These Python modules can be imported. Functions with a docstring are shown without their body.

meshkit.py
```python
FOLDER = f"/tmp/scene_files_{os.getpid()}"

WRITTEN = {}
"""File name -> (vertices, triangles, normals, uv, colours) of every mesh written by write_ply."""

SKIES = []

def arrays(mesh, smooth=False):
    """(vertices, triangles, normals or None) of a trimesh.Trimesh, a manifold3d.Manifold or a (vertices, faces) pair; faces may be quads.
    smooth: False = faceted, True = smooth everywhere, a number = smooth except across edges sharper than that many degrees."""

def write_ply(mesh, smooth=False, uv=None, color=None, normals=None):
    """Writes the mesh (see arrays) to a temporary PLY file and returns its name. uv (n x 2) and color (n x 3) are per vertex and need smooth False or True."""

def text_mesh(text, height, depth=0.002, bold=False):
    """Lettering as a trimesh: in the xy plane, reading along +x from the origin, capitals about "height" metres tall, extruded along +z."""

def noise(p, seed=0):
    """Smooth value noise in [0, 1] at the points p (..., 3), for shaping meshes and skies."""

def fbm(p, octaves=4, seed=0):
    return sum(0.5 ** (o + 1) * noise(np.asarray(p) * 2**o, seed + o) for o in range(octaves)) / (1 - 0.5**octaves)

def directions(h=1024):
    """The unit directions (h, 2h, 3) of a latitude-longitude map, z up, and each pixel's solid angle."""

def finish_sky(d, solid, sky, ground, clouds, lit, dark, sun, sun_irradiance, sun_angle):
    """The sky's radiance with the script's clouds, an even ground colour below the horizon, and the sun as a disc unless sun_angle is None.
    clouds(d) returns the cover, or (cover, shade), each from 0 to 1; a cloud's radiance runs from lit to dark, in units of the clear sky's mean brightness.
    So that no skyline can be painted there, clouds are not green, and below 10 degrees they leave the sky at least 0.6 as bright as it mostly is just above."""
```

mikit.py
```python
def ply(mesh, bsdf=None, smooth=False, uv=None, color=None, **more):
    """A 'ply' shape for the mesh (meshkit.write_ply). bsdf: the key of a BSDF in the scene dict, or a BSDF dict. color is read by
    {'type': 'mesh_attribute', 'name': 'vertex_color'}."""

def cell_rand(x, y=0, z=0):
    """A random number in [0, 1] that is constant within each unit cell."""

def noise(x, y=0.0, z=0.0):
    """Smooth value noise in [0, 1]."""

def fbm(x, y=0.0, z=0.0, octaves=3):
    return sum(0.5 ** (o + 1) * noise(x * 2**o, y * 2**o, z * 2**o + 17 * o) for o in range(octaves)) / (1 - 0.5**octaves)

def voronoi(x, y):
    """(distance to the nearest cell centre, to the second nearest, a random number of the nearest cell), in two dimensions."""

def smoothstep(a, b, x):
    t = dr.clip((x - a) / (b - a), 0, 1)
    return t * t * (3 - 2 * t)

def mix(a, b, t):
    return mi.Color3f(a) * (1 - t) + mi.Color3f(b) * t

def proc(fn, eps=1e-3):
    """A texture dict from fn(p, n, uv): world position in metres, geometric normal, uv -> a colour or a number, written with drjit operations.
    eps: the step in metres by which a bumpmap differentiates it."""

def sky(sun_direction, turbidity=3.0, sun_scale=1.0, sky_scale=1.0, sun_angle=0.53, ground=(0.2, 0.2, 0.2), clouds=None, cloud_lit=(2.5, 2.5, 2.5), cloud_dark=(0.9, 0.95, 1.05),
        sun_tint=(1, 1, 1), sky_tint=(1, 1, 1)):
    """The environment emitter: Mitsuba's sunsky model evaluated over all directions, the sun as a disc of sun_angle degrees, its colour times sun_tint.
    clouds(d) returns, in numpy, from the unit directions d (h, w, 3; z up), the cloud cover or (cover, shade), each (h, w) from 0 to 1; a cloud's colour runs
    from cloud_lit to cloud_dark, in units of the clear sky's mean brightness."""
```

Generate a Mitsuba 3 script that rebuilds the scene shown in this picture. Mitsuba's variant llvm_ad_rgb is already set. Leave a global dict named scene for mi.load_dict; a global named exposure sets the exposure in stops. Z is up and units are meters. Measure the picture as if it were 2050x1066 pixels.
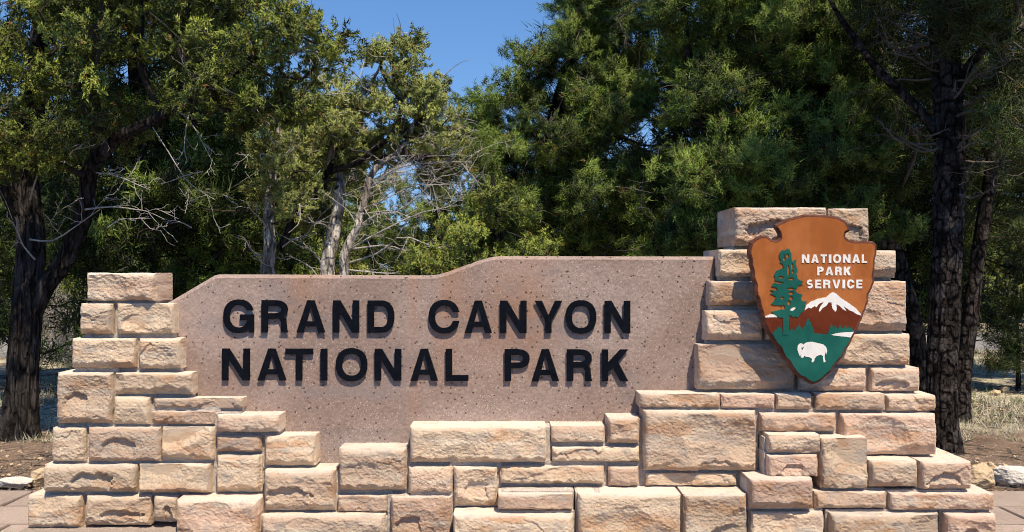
import math, random
import numpy as np, trimesh, mitsuba as mi, drjit as dr
import mikit, meshkit
from mikit import proc, noise, fbm, voronoi, smoothstep, mix, cell_rand
from shapely.geometry import Polygon, LineString, Point, box as sbox
from shapely import affinity, unary_union

T = mi.ScalarTransform4f
scene, labels = {}, {}

# ------------------------------------------------------------------ camera, sky, exposure
F, CAM_D, CAM_Z, HOR = 2000.0, 6.6, 1.68, 545.0        # focal length in photo pixels, distance to the sign panel, eye height, horizon row
scene['camera'] = {'type': 'perspective', 'fov': math.degrees(2 * math.atan(1025 / F)), 'fov_axis': 'x',
                   'near_clip': 0.1, 'far_clip': 2000.0,
                   'to_world': T().look_at(origin=[0, -CAM_D, CAM_Z], target=[0, -CAM_D + 1, CAM_Z + (HOR - 533) / F], up=[0, 0, 1])}
SUN = (0.42, -1.0, 1.7)
scene['sky'] = mikit.sky(SUN, turbidity=2.2, sky_scale=0.78, sky_tint=(0.90, 1.16, 1.42), sun_scale=1.1, sun_tint=(1.0, 1.0, 0.98))
exposure = 1.8


# ------------------------------------------------------------------ helpers
def W(px, py, d):
    """A point seen at a photo pixel at a distance d in front of the eye."""
    return np.array([(px - 1025) * d / F, d - CAM_D, CAM_Z + (HOR - py) * d / F])


def key_for(name):
    if name not in scene and name not in labels and not any(k.startswith(name + '__') for k in scene):
        return name
    i = 1
    while f'{name}_{i:03d}' in scene or f'{name}_{i:03d}' in labels or any(k.startswith(f'{name}_{i:03d}__') for k in scene):
        i += 1
    return f'{name}_{i:03d}'


COUNT = {}


def part_key(parent, name):
    i = COUNT.get((parent, name), -1) + 1
    COUNT[(parent, name)] = i
    return f'{parent}__{name}' if i == 0 else f'{parent}__{name}_{i:03d}'


def thing(name, label, cat, group=None):
    k = key_for(name)
    labels[k] = {'label': label, 'category': cat}
    if group:
        labels[k]['group'] = group
    return k


def part(parent, name, mesh, bsdf, smooth=False, label=None, **kw):
    k = part_key(parent, name)
    scene[k] = mikit.ply(mesh, bsdf, smooth=smooth, **kw)
    if label:
        labels[k] = {'label': label}
    return k


def structure(name, mesh, bsdf, smooth=False, **kw):
    scene[name] = mikit.ply(mesh, bsdf, smooth=smooth, **kw)
    labels[name] = {'kind': 'structure'}
    return name


def extrude(shape, y0, y1):
    """A shape in (x, z) made solid from y0 (front) to y1 (back)."""
    ms = []
    for g in getattr(shape, 'geoms', [shape]):
        if g.geom_type != 'Polygon' or g.area < 1e-9:
            continue
        m = trimesh.creation.extrude_polygon(g, y1 - y0, engine='earcut')
        v = np.array(m.vertices)
        m.vertices = np.stack([v[:, 0], y1 - v[:, 2], v[:, 1]], 1)
        ms.append(m)
    return trimesh.util.concatenate(ms)


def catmull(pts, n):
    p = np.asarray(pts, float)
    p = np.vstack([2 * p[0] - p[1], p, 2 * p[-1] - p[-2]])
    seg = len(p) - 3
    t = np.linspace(0, seg - 1e-6, n)
    i = t.astype(int)
    u = (t - i)[:, None]
    a, b, c, d = p[i], p[i + 1], p[i + 2], p[i + 3]
    return 0.5 * (2 * b + (c - a) * u + (2 * a - 5 * b + 4 * c - d) * u ** 2 + (3 * b - a - 3 * c + d) * u ** 3)


def frames(P):
    t = np.gradient(P, axis=-2)
    t /= np.linalg.norm(t, axis=-1, keepdims=True) + 1e-12
    ref = np.where(np.abs(t[..., :1]) < 0.8, [1.0, 0, 0], [0, 1.0, 0])
    a = np.cross(t, ref)
    a /= np.linalg.norm(a, axis=-1, keepdims=True) + 1e-12
    return a, np.cross(t, a)


def tubes(P, R, sides=4, flutes=0.0, seed=0, freq=3.0):
    """Tapered tubes along N polylines at once: P (N, k, 3), R (N, k)."""
    P, R = np.asarray(P, float), np.asarray(R, float)
    if P.ndim == 2:
        P, R = P[None], R[None]
    N, k = P.shape[:2]
    a, b = frames(P)
    ang = np.arange(sides) * 2 * np.pi / sides
    ring = np.cos(ang)[:, None] * a[:, :, None] + np.sin(ang)[:, None] * b[:, :, None]
    rad = np.broadcast_to(R[:, :, None], (N, k, sides)).copy()
    if flutes:
        along = np.concatenate([np.zeros((N, 1)), np.cumsum(np.linalg.norm(np.diff(P, axis=1), axis=2), 1)], 1)
        q = np.stack(np.broadcast_arrays(np.cos(ang)[None, None] * freq, np.sin(ang)[None, None] * freq, along[:, :, None] * 1.6), -1)
        n1 = 1 - 2 * np.abs(meshkit.noise(q, seed) - 0.5)
        n2 = 1 - 2 * np.abs(meshkit.noise(q * [2.3, 2.3, 2.8], seed + 3) - 0.5)
        low = meshkit.noise(q * [0.3, 0.3, 0.5], seed + 7) - 0.5
        rad *= 1 + flutes * (1.1 * n1 + 0.6 * n2 - 0.9) + 0.35 * low
    v = P[:, :, None] + ring * rad[..., None]
    idx = np.arange(N * k * sides).reshape(N, k, sides)
    nx = np.roll(idx, -1, 2)
    f = np.stack([idx[:, :-1], nx[:, :-1], nx[:, 1:], idx[:, 1:]], -1).reshape(-1, 4)
    f = np.vstack([f[:, [0, 1, 2]], f[:, [0, 2, 3]]])
    return trimesh.Trimesh(v.reshape(-1, 3), f, process=False)


def join(ms):
    ms = [m for m in ms if m is not None and len(m.faces)]
    vs, fs, at = [], [], 0
    for m in ms:
        vs.append(np.asarray(m.vertices)); fs.append(np.asarray(m.faces) + at); at += len(vs[-1])
    return trimesh.Trimesh(np.vstack(vs), np.vstack(fs), process=False)


def unit(v):
    return v / (np.linalg.norm(v, axis=-1, keepdims=True) + 1e-12)


# ------------------------------------------------------------------ materials
def lin(r, g, b):
    return tuple(((c / 255 + 0.055) / 1.055) ** 2.4 if c > 10 else c / 255 / 12.92 for c in (r, g, b))


def stone_col(p, n, uv):
    tone, hue = uv.x, uv.y
    bed = fbm(p.x * 2.2 + tone * 37, p.y * 3 + hue * 19, p.z * 22 + 3 * noise(p.x * 3, p.z * 5), 3)
    blot = fbm(p.x * 6 + tone * 91, p.y * 6, p.z * 8 + hue * 57, 4)
    c = mix((0.550, 0.440, 0.325), (0.510, 0.365, 0.285), hue)
    c = mix(c, (0.43, 0.25, 0.14), smoothstep(0.50, 0.72, blot) * 0.7)
    c = mix(c, (0.60, 0.52, 0.42), smoothstep(0.50, 0.72, bed) * 0.65)
    c = mix(c, (0.44, 0.29, 0.22), smoothstep(0.56, 0.70, fbm(p.x * 3 + hue * 77, p.y * 3, p.z * 34 + tone * 7, 3)) * 0.35)
    grain = noise(p.x * 420, p.y * 420, p.z * 420)
    pore = smoothstep(0.80, 0.9, noise(p.x * 190, p.y * 190, p.z * 230))
    c = c * (0.80 + 0.34 * grain) * (1 - 0.45 * pore) * (0.74 + 0.40 * tone)
    # the sawn tops are paler and greyer than the faces
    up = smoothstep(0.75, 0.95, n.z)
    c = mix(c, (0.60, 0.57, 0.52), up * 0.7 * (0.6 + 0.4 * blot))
    lich = smoothstep(0.61, 0.72, fbm(p.x * 11, p.y * 11, p.z * 11 + 40, 3))
    return mix(c, (0.30, 0.29, 0.28), lich * 0.40)


def stone_bump(p, n, uv):
    return 0.55 * noise(p.x * 150, p.y * 150, p.z * 190) + 0.9 * noise(p.x * 62, p.y * 62, p.z * 90) + 0.25 * noise(p.x * 330, p.y * 330, p.z * 330)


def bumped(base_color, rough, bump, scale, spec=0.3):
    return {'type': 'twosided', 'b': {'type': 'bumpmap', 'arbitrary': bump, 'scale': scale,
            'b': {'type': 'principled', 'base_color': base_color, 'roughness': rough, 'specular': spec}}}


def plain(base_color, rough=0.8, spec=0.3):
    if isinstance(base_color, tuple):
        base_color = {'type': 'rgb', 'value': list(base_color)}
    return {'type': 'twosided', 'b': {'type': 'principled', 'base_color': base_color, 'roughness': rough, 'specular': spec}}


scene['mat_stone'] = bumped(proc(stone_col), 0.9, proc(stone_bump, 1e-3), 0.0055, 0.2)


def mortar_col(p, n, uv):
    g = noise(p.x * 260, p.y * 260, p.z * 260)
    return mix((0.34, 0.30, 0.27), (0.56, 0.51, 0.46), fbm(p.x * 30, p.y * 30, p.z * 30, 3)) * (0.55 + 0.75 * g)


scene['mat_mortar'] = bumped(proc(mortar_col), 0.95, proc(lambda p, n, uv: fbm(p.x * 45, p.y * 45, p.z * 45, 3), 1e-3), 0.014, 0.1)


def panel_pores(p):
    big = smoothstep(0.765, 0.80, noise(p.x * 34, p.y * 34, p.z * 44))
    d, _, r = voronoi(p.x * 30 + 7, p.z * 30 + p.y * 11)
    hole = (1 - smoothstep(0.05 + 0.09 * r, 0.10 + 0.11 * r, d)) * smoothstep(0.86, 0.875, r)
    d2, _, r2 = voronoi(p.x * 75 + 3, p.z * 75 + p.y * 40)
    small = (1 - smoothstep(0.12, 0.22, d2)) * smoothstep(0.90, 0.92, r2)
    return dr.maximum(hole, 0.85 * small) * (0.75 + 0.25 * big)


def panel_col(p, n, uv):
    cloud = fbm(p.x * 1.6, p.y * 2, p.z * 2.2, 4)
    c = mix((0.272, 0.200, 0.172), (0.358, 0.280, 0.250), smoothstep(0.3, 0.7, cloud))
    fine = fbm(p.x * 70, p.y * 70, p.z * 70, 3)
    c = c * (0.68 + 0.64 * fine)
    # sand and quartz grains showing in the worn face
    d, _, r = voronoi(p.x * 150, p.z * 150 + p.y * 90)
    wear = 0.35 + 0.65 * smoothstep(0.40, 0.62, fbm(p.x * 3 + 9, p.y * 3, p.z * 3, 3)) + 0.6 * smoothstep(0.9, 0.55, p.z)
    g = (1 - smoothstep(0.20, 0.30, d)) * wear
    c = mix(c, (0.66, 0.60, 0.54), g * smoothstep(0.85, 0.87, r) * 0.85)
    c = mix(c, (0.20, 0.17, 0.17), g * smoothstep(0.30, 0.28, r) * 0.45)
    d3, _, r3 = voronoi(p.x * 62 + 50, p.z * 62 + p.y * 30)
    c = mix(c, (0.62, 0.55, 0.50), (1 - smoothstep(0.16, 0.26, d3)) * smoothstep(0.93, 0.94, r3) * 0.8)
    # rust run down from the top edge, grey smears
    s = smoothstep(0.46, 0.80, noise(p.x * 5.0 + 0.5 * noise(p.x * 2, p.z * 3), 2.0, p.z * 0.35)) * smoothstep(0.95, 1.75, p.z + 0.25 * noise(p.x * 17, 0.0, 1.0))
    c = mix(c, (0.36, 0.185, 0.105), 0.55 * s)
    streak = (1 - smoothstep(0.0, 0.06, dr.abs(p.x + 0.64 + 0.02 * (noise(p.z * 7, 1.0) - 0.5)))) * smoothstep(0.55, 0.9, p.z)
    c = mix(c, (0.40, 0.19, 0.10), 0.30 * streak * noise(p.x * 40, p.z * 5))
    smear = smoothstep(0.62, 0.78, fbm(p.x * 2.6 + 30, p.y * 2, p.z * 4.5, 4))
    c = mix(c, (0.24, 0.21, 0.215), 0.40 * smear)
    # the lower lift of the pour is a little greyer, below a faint wandering line
    dz = p.z - 0.645 + 0.008 * (noise(p.x * 5, 1.0) - 0.5)
    c = mix(c, c * mi.Color3f(0.90, 0.93, 0.96), 1 - smoothstep(-0.004, 0.004, dz))
    c = c * (1 - 0.22 * (1 - smoothstep(0.0, 0.006, dr.abs(dz))) * smoothstep(0.3, 0.6, noise(p.x * 9, 4.0)))
    up = smoothstep(0.5, 0.95, n.z)
    c = mix(c, (0.46, 0.38, 0.34), up * 0.5)
    return c * (1 - 0.88 * panel_pores(p))


scene['mat_panel'] = bumped(proc(panel_col), 0.92, proc(lambda p, n, uv: 0.5 * fbm(p.x * 60, p.y * 60, p.z * 60, 3) - 1.2 * panel_pores(p), 1e-3), 0.004, 0.2)


def letter_col(p, n, uv):
    return mix((0.004, 0.005, 0.009), (0.010, 0.012, 0.018), fbm(p.x * 35, p.y * 35, p.z * 35, 3))


scene['mat_letter'] = {'type': 'twosided', 'b': {'type': 'diffuse', 'reflectance': proc(letter_col)}}


def paint(c0, c1, fs=9.0):
    def fn(p, n, uv):
        w = fbm(p.x * fs, p.y * fs, p.z * fs * 0.7, 4)
        grain = noise(p.x * 30, p.y * 30, p.z * 3.2) * 0.5 + noise(p.x * 160, p.y * 160, p.z * 14) * 0.5
        return mix(c0, c1, smoothstep(0.3, 0.7, w)) * (0.90 + 0.2 * grain)
    return fn


wood_bump = proc(lambda p, n, uv: noise(p.x * 110, p.y * 110, p.z * 16) + 0.5 * noise(p.x * 18, p.y * 18, p.z * 18), 1e-3)
for nm, c0, c1 in (('orange', (0.325, 0.098, 0.022), (0.41, 0.140, 0.040)), ('teal', (0.005, 0.088, 0.070), (0.012, 0.118, 0.094)),
                   ('brown', (0.100, 0.017, 0.004), (0.135, 0.026, 0.007)), ('white', (0.74, 0.73, 0.70), (0.80, 0.79, 0.77)),
                   ('rim', (0.085, 0.030, 0.020), (0.15, 0.060, 0.042))):
    scene['mat_paint_' + nm] = bumped(proc(paint(c0, c1)), 0.6, wood_bump, 0.0008, 0.2)


def bark(dark, light, zf, f=9.0):
    def fn(p, n, uv):
        r = fbm(p.x * f, p.y * f, p.z * zf, 4)
        s = noise(p.x * f * 7, p.y * f * 7, p.z * zf * 3)
        return mix(dark, light, smoothstep(0.3, 0.72, 0.6 * r + 0.4 * s)) * (0.75 + 0.5 * noise(p.x * 90, p.y * 90, p.z * 22))
    return fn


bb = lambda f, z: proc(lambda p, n, uv: fbm(p.x * f, p.y * f, p.z * z, 3), 2e-3)
def crack(p, f, z):
    a = 1 - dr.abs(2 * noise(p.x * f + 0.6 * noise(p.z * z, p.x * 3), p.y * f, p.z * z) - 1)
    b = 1 - dr.abs(2 * noise(p.x * f * 2.1, p.y * f * 2.1, p.z * z * 2.3 + 9) - 1)
    return smoothstep(0.72, 0.97, a) * 0.8 + smoothstep(0.78, 0.97, b) * 0.5


def cracked(dark, light, f, z):
    def fn(p, n, uv):
        plate = fbm(p.x * f * 0.8, p.y * f * 0.8, p.z * z * 0.7, 3)
        c = mix(light, (light[0] * 0.45, light[1] * 0.42, light[2] * 0.40), smoothstep(0.35, 0.65, plate))
        return mix(c, dark, dr.minimum(1, crack(p, f, z))) * (0.7 + 0.6 * noise(p.x * 110, p.y * 110, p.z * 40))
    return fn


scene['mat_bark_juniper'] = bumped(proc(cracked((0.008, 0.007, 0.007), (0.060, 0.055, 0.053), 22.0, 2.4)), 0.95, proc(lambda p, n, uv: -crack(p, 22.0, 2.4) + 0.4 * fbm(p.x * 60, p.y * 60, p.z * 12, 2), 2e-3), 0.02, 0.1)
scene['mat_bark_pine'] = bumped(proc(cracked((0.005, 0.004, 0.004), (0.066, 0.058, 0.055), 17.0, 8.0)), 0.95, proc(lambda p, n, uv: -crack(p, 17.0, 8.0) + 0.4 * fbm(p.x * 60, p.y * 60, p.z * 30, 2), 2e-3), 0.025, 0.1)
scene['mat_bark_bleached'] = bumped(proc(cracked((0.11, 0.105, 0.10), (0.64, 0.62, 0.59), 19.0, 3.2)), 0.95, proc(lambda p, n, uv: -crack(p, 19.0, 3.2) + 0.4 * fbm(p.x * 60, p.y * 60, p.z * 9, 2), 2e-3), 0.014, 0.1)
scene['mat_twig'] = plain(proc(lambda p, n, uv: mix((0.05, 0.044, 0.038), (0.19, 0.175, 0.16), fbm(p.x * 5, p.y * 5, p.z * 5, 3))), 0.95, 0.1)
scene['mat_limb'] = plain((.045, .037, .031), 0.95, 0.1)
scene['mat_twig_bleached'] = plain(proc(lambda p, n, uv: mix((0.20, 0.19, 0.185), (0.58, 0.56, 0.54), fbm(p.x * 6, p.y * 6, p.z * 6, 3))), 0.95, 0.1)


def leaf(young, old, dry):
    def fn(p, n, uv):
        c = mix(old, young, smoothstep(0.1, 0.9, uv.x))
        c = mix(c, dry, smoothstep(0.955, 0.975, uv.y) * 0.8)
        return c * (0.75 + 0.5 * fbm(p.x * 2.5, p.y * 2.5, p.z * 2.5, 2))
    return {'type': 'twosided', 'b': {'type': 'principled', 'base_color': proc(fn), 'roughness': 0.55, 'specular': 0.25}}


scene['mat_leaf_juniper'] = leaf((0.250, 0.305, 0.056), (0.026, 0.042, 0.010), (0.20, 0.10, 0.03))
scene['mat_leaf_juniper_pale'] = leaf((0.310, 0.360, 0.105), (0.140, 0.168, 0.050), (0.24, 0.13, 0.04))
scene['mat_leaf_pinyon'] = leaf((0.180, 0.265, 0.048), (0.018, 0.034, 0.010), (0.15, 0.10, 0.035))
scene['mat_leaf_pine_shade'] = leaf((0.085, 0.125, 0.026), (0.014, 0.026, 0.009), (0.15, 0.10, 0.035))  # pine needles; the low tone also paints deep shade in the second row

# ------------------------------------------------------------------ ground, road, pavement


def ground_col(p, n, uv):
    a = fbm(p.x * 0.55, p.y * 0.55, 0.0, 4)
    b = fbm(p.x * 5, p.y * 5, 3.0, 4)
    c = mix((0.125, 0.088, 0.068), (0.21, 0.158, 0.124), b)
    grass = smoothstep(0.36, 0.52, a + 0.25 * (b - 0.5)) * smoothstep(3.6, 5.0, p.y)
    c = mix(c, mix((0.36, 0.345, 0.25), (0.52, 0.50, 0.41), b), grass * 0.9)
    duff = smoothstep(0.52, 0.68, fbm(p.x * 1.7 + 20, p.y * 1.7, 1.0, 3))
    c = mix(c, (0.085, 0.058, 0.042), duff * 0.6 * (1 - grass))
    peb = smoothstep(0.80, 0.86, noise(p.x * 42, p.y * 42, 0.0))
    return mix(c, (0.42, 0.36, 0.30), peb * 0.5) * (0.7 + 0.6 * noise(p.x * 120, p.y * 120))


scene['mat_ground'] = bumped(proc(ground_col), 0.97, proc(lambda p, n, uv: fbm(p.x * 22, p.y * 22, 0.0, 4), 4e-3), 0.05, 0.1)
g = np.sinh(np.linspace(-5.2, 5.2, 361)) / math.sinh(5.2) * 700
gx, gy = np.meshgrid(g, g + 6, indexing='ij')
near = np.exp(-(np.hypot(gx, gy - 8) / 60) ** 2)
gz = -0.05 + 0.10 * (meshkit.fbm(np.stack([gx * 0.5, gy * 0.5, gx * 0], -1), 4, 3) - 0.5) * near * (gy > 1.5) + 0.012 * np.clip(gy - 30, 0, 200)
n = len(g)
ii = np.arange(n * n).reshape(n, n)
gf = np.stack([ii[:-1, :-1], ii[1:, :-1], ii[1:, 1:], ii[:-1, 1:]], -1).reshape(-1, 4)
structure('ground', (np.stack([gx, gy, gz], -1).reshape(-1, 3), gf), 'mat_ground', smooth=True)


def road_col(p, n, uv):
    return mix((0.13, 0.13, 0.135), (0.19, 0.19, 0.195), fbm(p.x * 1.5, p.y * 1.5, 0.0, 4)) * (0.8 + 0.4 * noise(p.x * 60, p.y * 60))


scene['mat_road'] = plain(proc(road_col), 0.85)
scene['mat_dark_ground'] = plain(proc(lambda p, n, uv: mix((0.045, 0.045, 0.047), (0.075, 0.074, 0.073), fbm(p.x * 3, p.y * 3, 0.0, 4)) * (0.7 + 0.6 * noise(p.x * 90, p.y * 90))), 0.9)
rx = np.linspace(-90, 90, 61)
yc = 17.2 + 0.09 * rx
v = np.concatenate([np.stack([rx, yc + s, np.full_like(rx, z)], 1) for s, z in ((-2.6, -0.05), (-2.5, 0.02), (0, 0.05), (2.5, 0.02), (2.6, -0.05))])
f = np.concatenate([np.stack([np.arange(60) + k * 61, np.arange(60) + 1 + k * 61, np.arange(60) + 1 + (k + 1) * 61, np.arange(60) + (k + 1) * 61], 1) for k in range(4)])
structure('road', (v, f), 'mat_road', smooth=False)


def slab_col(p, n, uv):
    c = mix((0.25, 0.20, 0.175), (0.34, 0.285, 0.25), fbm(p.x * 3 + uv.x * 40, p.y * 3, 0.0, 4))
    return c * (0.82 + 0.36 * noise(p.x * 160, p.y * 160, p.z * 160)) * (0.88 + 0.2 * uv.x)


scene['mat_slab'] = bumped(proc(slab_col), 0.9, proc(lambda p, n, uv: fbm(p.x * 30, p.y * 30, 0.0, 4), 2e-3), 0.006, 0.2)
rng = np.random.default_rng(5)
labels['pavement'] = {'kind': 'structure'}


def add_slab(x0, x1, y0, y1):
    w = lambda: rng.uniform(-0.012, 0.012)
    P = Polygon([(x0 + w(), y0 + w()), ((x0 + x1) / 2, y0 + w()), (x1 + w(), y0 + w()), (x1 + w(), y1 + w()), ((x0 + x1) / 2, y1 + w()), (x0 + w(), y1 + w())])
    m0 = trimesh.creation.extrude_polygon(P, 0.06, engine='earcut')
    m1 = trimesh.creation.extrude_polygon(P.buffer(-0.006), 0.006, engine='earcut')
    m1.apply_translation([0, 0, 0.06])
    m = trimesh.util.concatenate([m0, m1])
    m.apply_translation([0, 0, -0.066 + rng.uniform(-0.003, 0.003)])
    part('pavement', 'slab', m, 'mat_slab', uv=np.tile([rng.uniform(), 0.5], (len(m.vertices), 1)))


yrow = -1.5
while yrow < 1.15:
    dy = 0.52
    x = -5.2 - rng.uniform(0, 0.6)
    y1 = min(yrow + dy, 1.2)
    while x < 5.2:
        dx = rng.uniform(0.75, 1.25)
        lo, hi = x, x + dx
        inside = yrow > -0.62 and lo > -3.05 and hi < 3.05
        if not inside and y1 - yrow > 0.1:
            add_slab(lo + 0.008, hi - 0.008, yrow + 0.008, y1 - 0.008)
        x += dx
    yrow += dy

v = np.array([(-60, -60, -.012), (60, -60, -.012), (60, -1.55, -.012), (-60, -1.55, -.012), (-60, -1.55, -.08), (60, -1.55, -.08)], float)
structure('unseen_dark_ground', trimesh.Trimesh(v, [[0, 1, 2], [0, 2, 3], [3, 2, 5], [3, 5, 4]], process=False), 'mat_dark_ground')  # unseen dark sheet added to cut light bounced onto the wall

# ------------------------------------------------------------------ the stone wall
# front faces as measured on the photograph: left, top, right, bottom in pixels; depth of the face in front of the panel; extras
STONES = [
    (175, 547, 315, 604, -.08, dict(back=.22)), (162, 608, 227, 671, -.08, {}), (235, 608, 350, 670, -.09, {}),
    (145, 678, 274, 738, -.10, {}), (280, 678, 364, 740, -.10, {}), (117, 746, 227, 849, -.12, dict(sc=.75)), (231, 746, 388, 791, -.10, {}),
    (230, 795, 302, 851, -.12, {}), (309, 797, 488, 818, -.10, {}), (305, 824, 431, 851, -.13, {}), (434, 831, 561, 866, -.17, dict(flat=1)),
    (106, 856, 174, 924, -.13, {}), (179, 855, 324, 925, -.14, {}), (325, 855, 431, 922, -.14, {}), (435, 872, 526, 905, -.15, dict(flat=1)),
    (435, 910, 526, 986, -.15, {}), (531, 872, 633, 933, -.16, {}), (90, 930, 276, 986, -.16, {}), (280, 929, 424, 987, -.16, {}),
    (530, 941, 673, 1023, -.23, {}), (59, 991, 168, 1062, -.15, {}), (174, 992, 305, 1052, -.16, dict(sc=.6)), (309, 992, 360, 1046, -.16, {}),
    (355, 1000, 520, 1092, -.30, {}), (525, 1031, 771, 1092, -.30, {}),
    (679, 898, 815, 982, -.21, {}), (676, 992, 777, 1025, -.23, {}), (783, 994, 905, 1092, -.27, {}), (820, 854, 1094, 927, -.23, {}),
    (818, 934, 908, 988, -.23, {}), (908, 935, 996, 1014, -.25, dict(sc=.5)), (1000, 934, 1209, 969, -.23, {}), (1102, 853, 1211, 886, -.20, {}),
    (1104, 895, 1280, 925, -.21, {}), (1215, 836, 1279, 889, -.20, {}), (1216, 935, 1279, 973, -.22, dict(flat=1)), (996, 989, 1147, 1021, -.39, {}),
    (907, 1029, 1148, 1092, -.42, {}), (1156, 989, 1362, 1092, -.42, dict(sc=.5)),
    (1280, 789, 1441, 817, -.20, {}), (1443, 790, 1551, 818, -.20, {}), (1553, 789, 1624, 821, -.21, {}), (1632, 789, 1771, 822, -.21, {}), (1774, 792, 1872, 824, -.20, {}),
    (1287, 822, 1513, 943, -.23, {}), (1292, 948, 1474, 973, -.22, {}), (1520, 827, 1673, 865, -.22, {}), (1680, 828, 1872, 911, -.22, {}),
    (1536, 871, 1642, 908, -.35, {}), (1535, 911, 1636, 955, -.36, {}), (1641, 877, 1736, 978, -.36, {}),
    (1738, 921, 1834, 975, -.36, {}), (1840, 924, 1943, 980, -.37, {}), (1497, 957, 1626, 1020, -.43, {}), (1629, 984, 1773, 1018, -.38, {}),
    (1780, 988, 1989, 1021, -.40, {}), (1367, 989, 1494, 1092, -.42, {}), (1503, 1025, 1648, 1092, -.42, {}), (1659, 1027, 1878, 1092, -.42, {}), (1889, 1028, 1991, 1092, -.42, {}),
    (1468, 416, 1655, 494, -.10, {}), (1658, 418, 1739, 490, -.09, {}), (1437, 500, 1600, 556, -.09, {}), (1606, 502, 1793, 558, -.09, {}),
    (1417, 563, 1634, 614, -.09, {}), (1640, 563, 1814, 664, -.09, dict(sc=.8)), (1410, 622, 1527, 683, -.10, {}), (1531, 622, 1634, 683, -.10, {}),
    (1394, 690, 1590, 781, -.11, {}), (1640, 669, 1821, 732, -.10, {}), (1596, 690, 1634, 732, -.10, {}), (1596, 737, 1733, 784, -.11, {}), (1741, 737, 1840, 785, -.11, {}),
]


def px_rect(x0, y0, x1, y1, Y):
    a, b = W(x0, y1, CAM_D + Y), W(x1, y0, CAM_D + Y)
    return a[0], a[2], b[0], b[2]


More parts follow.
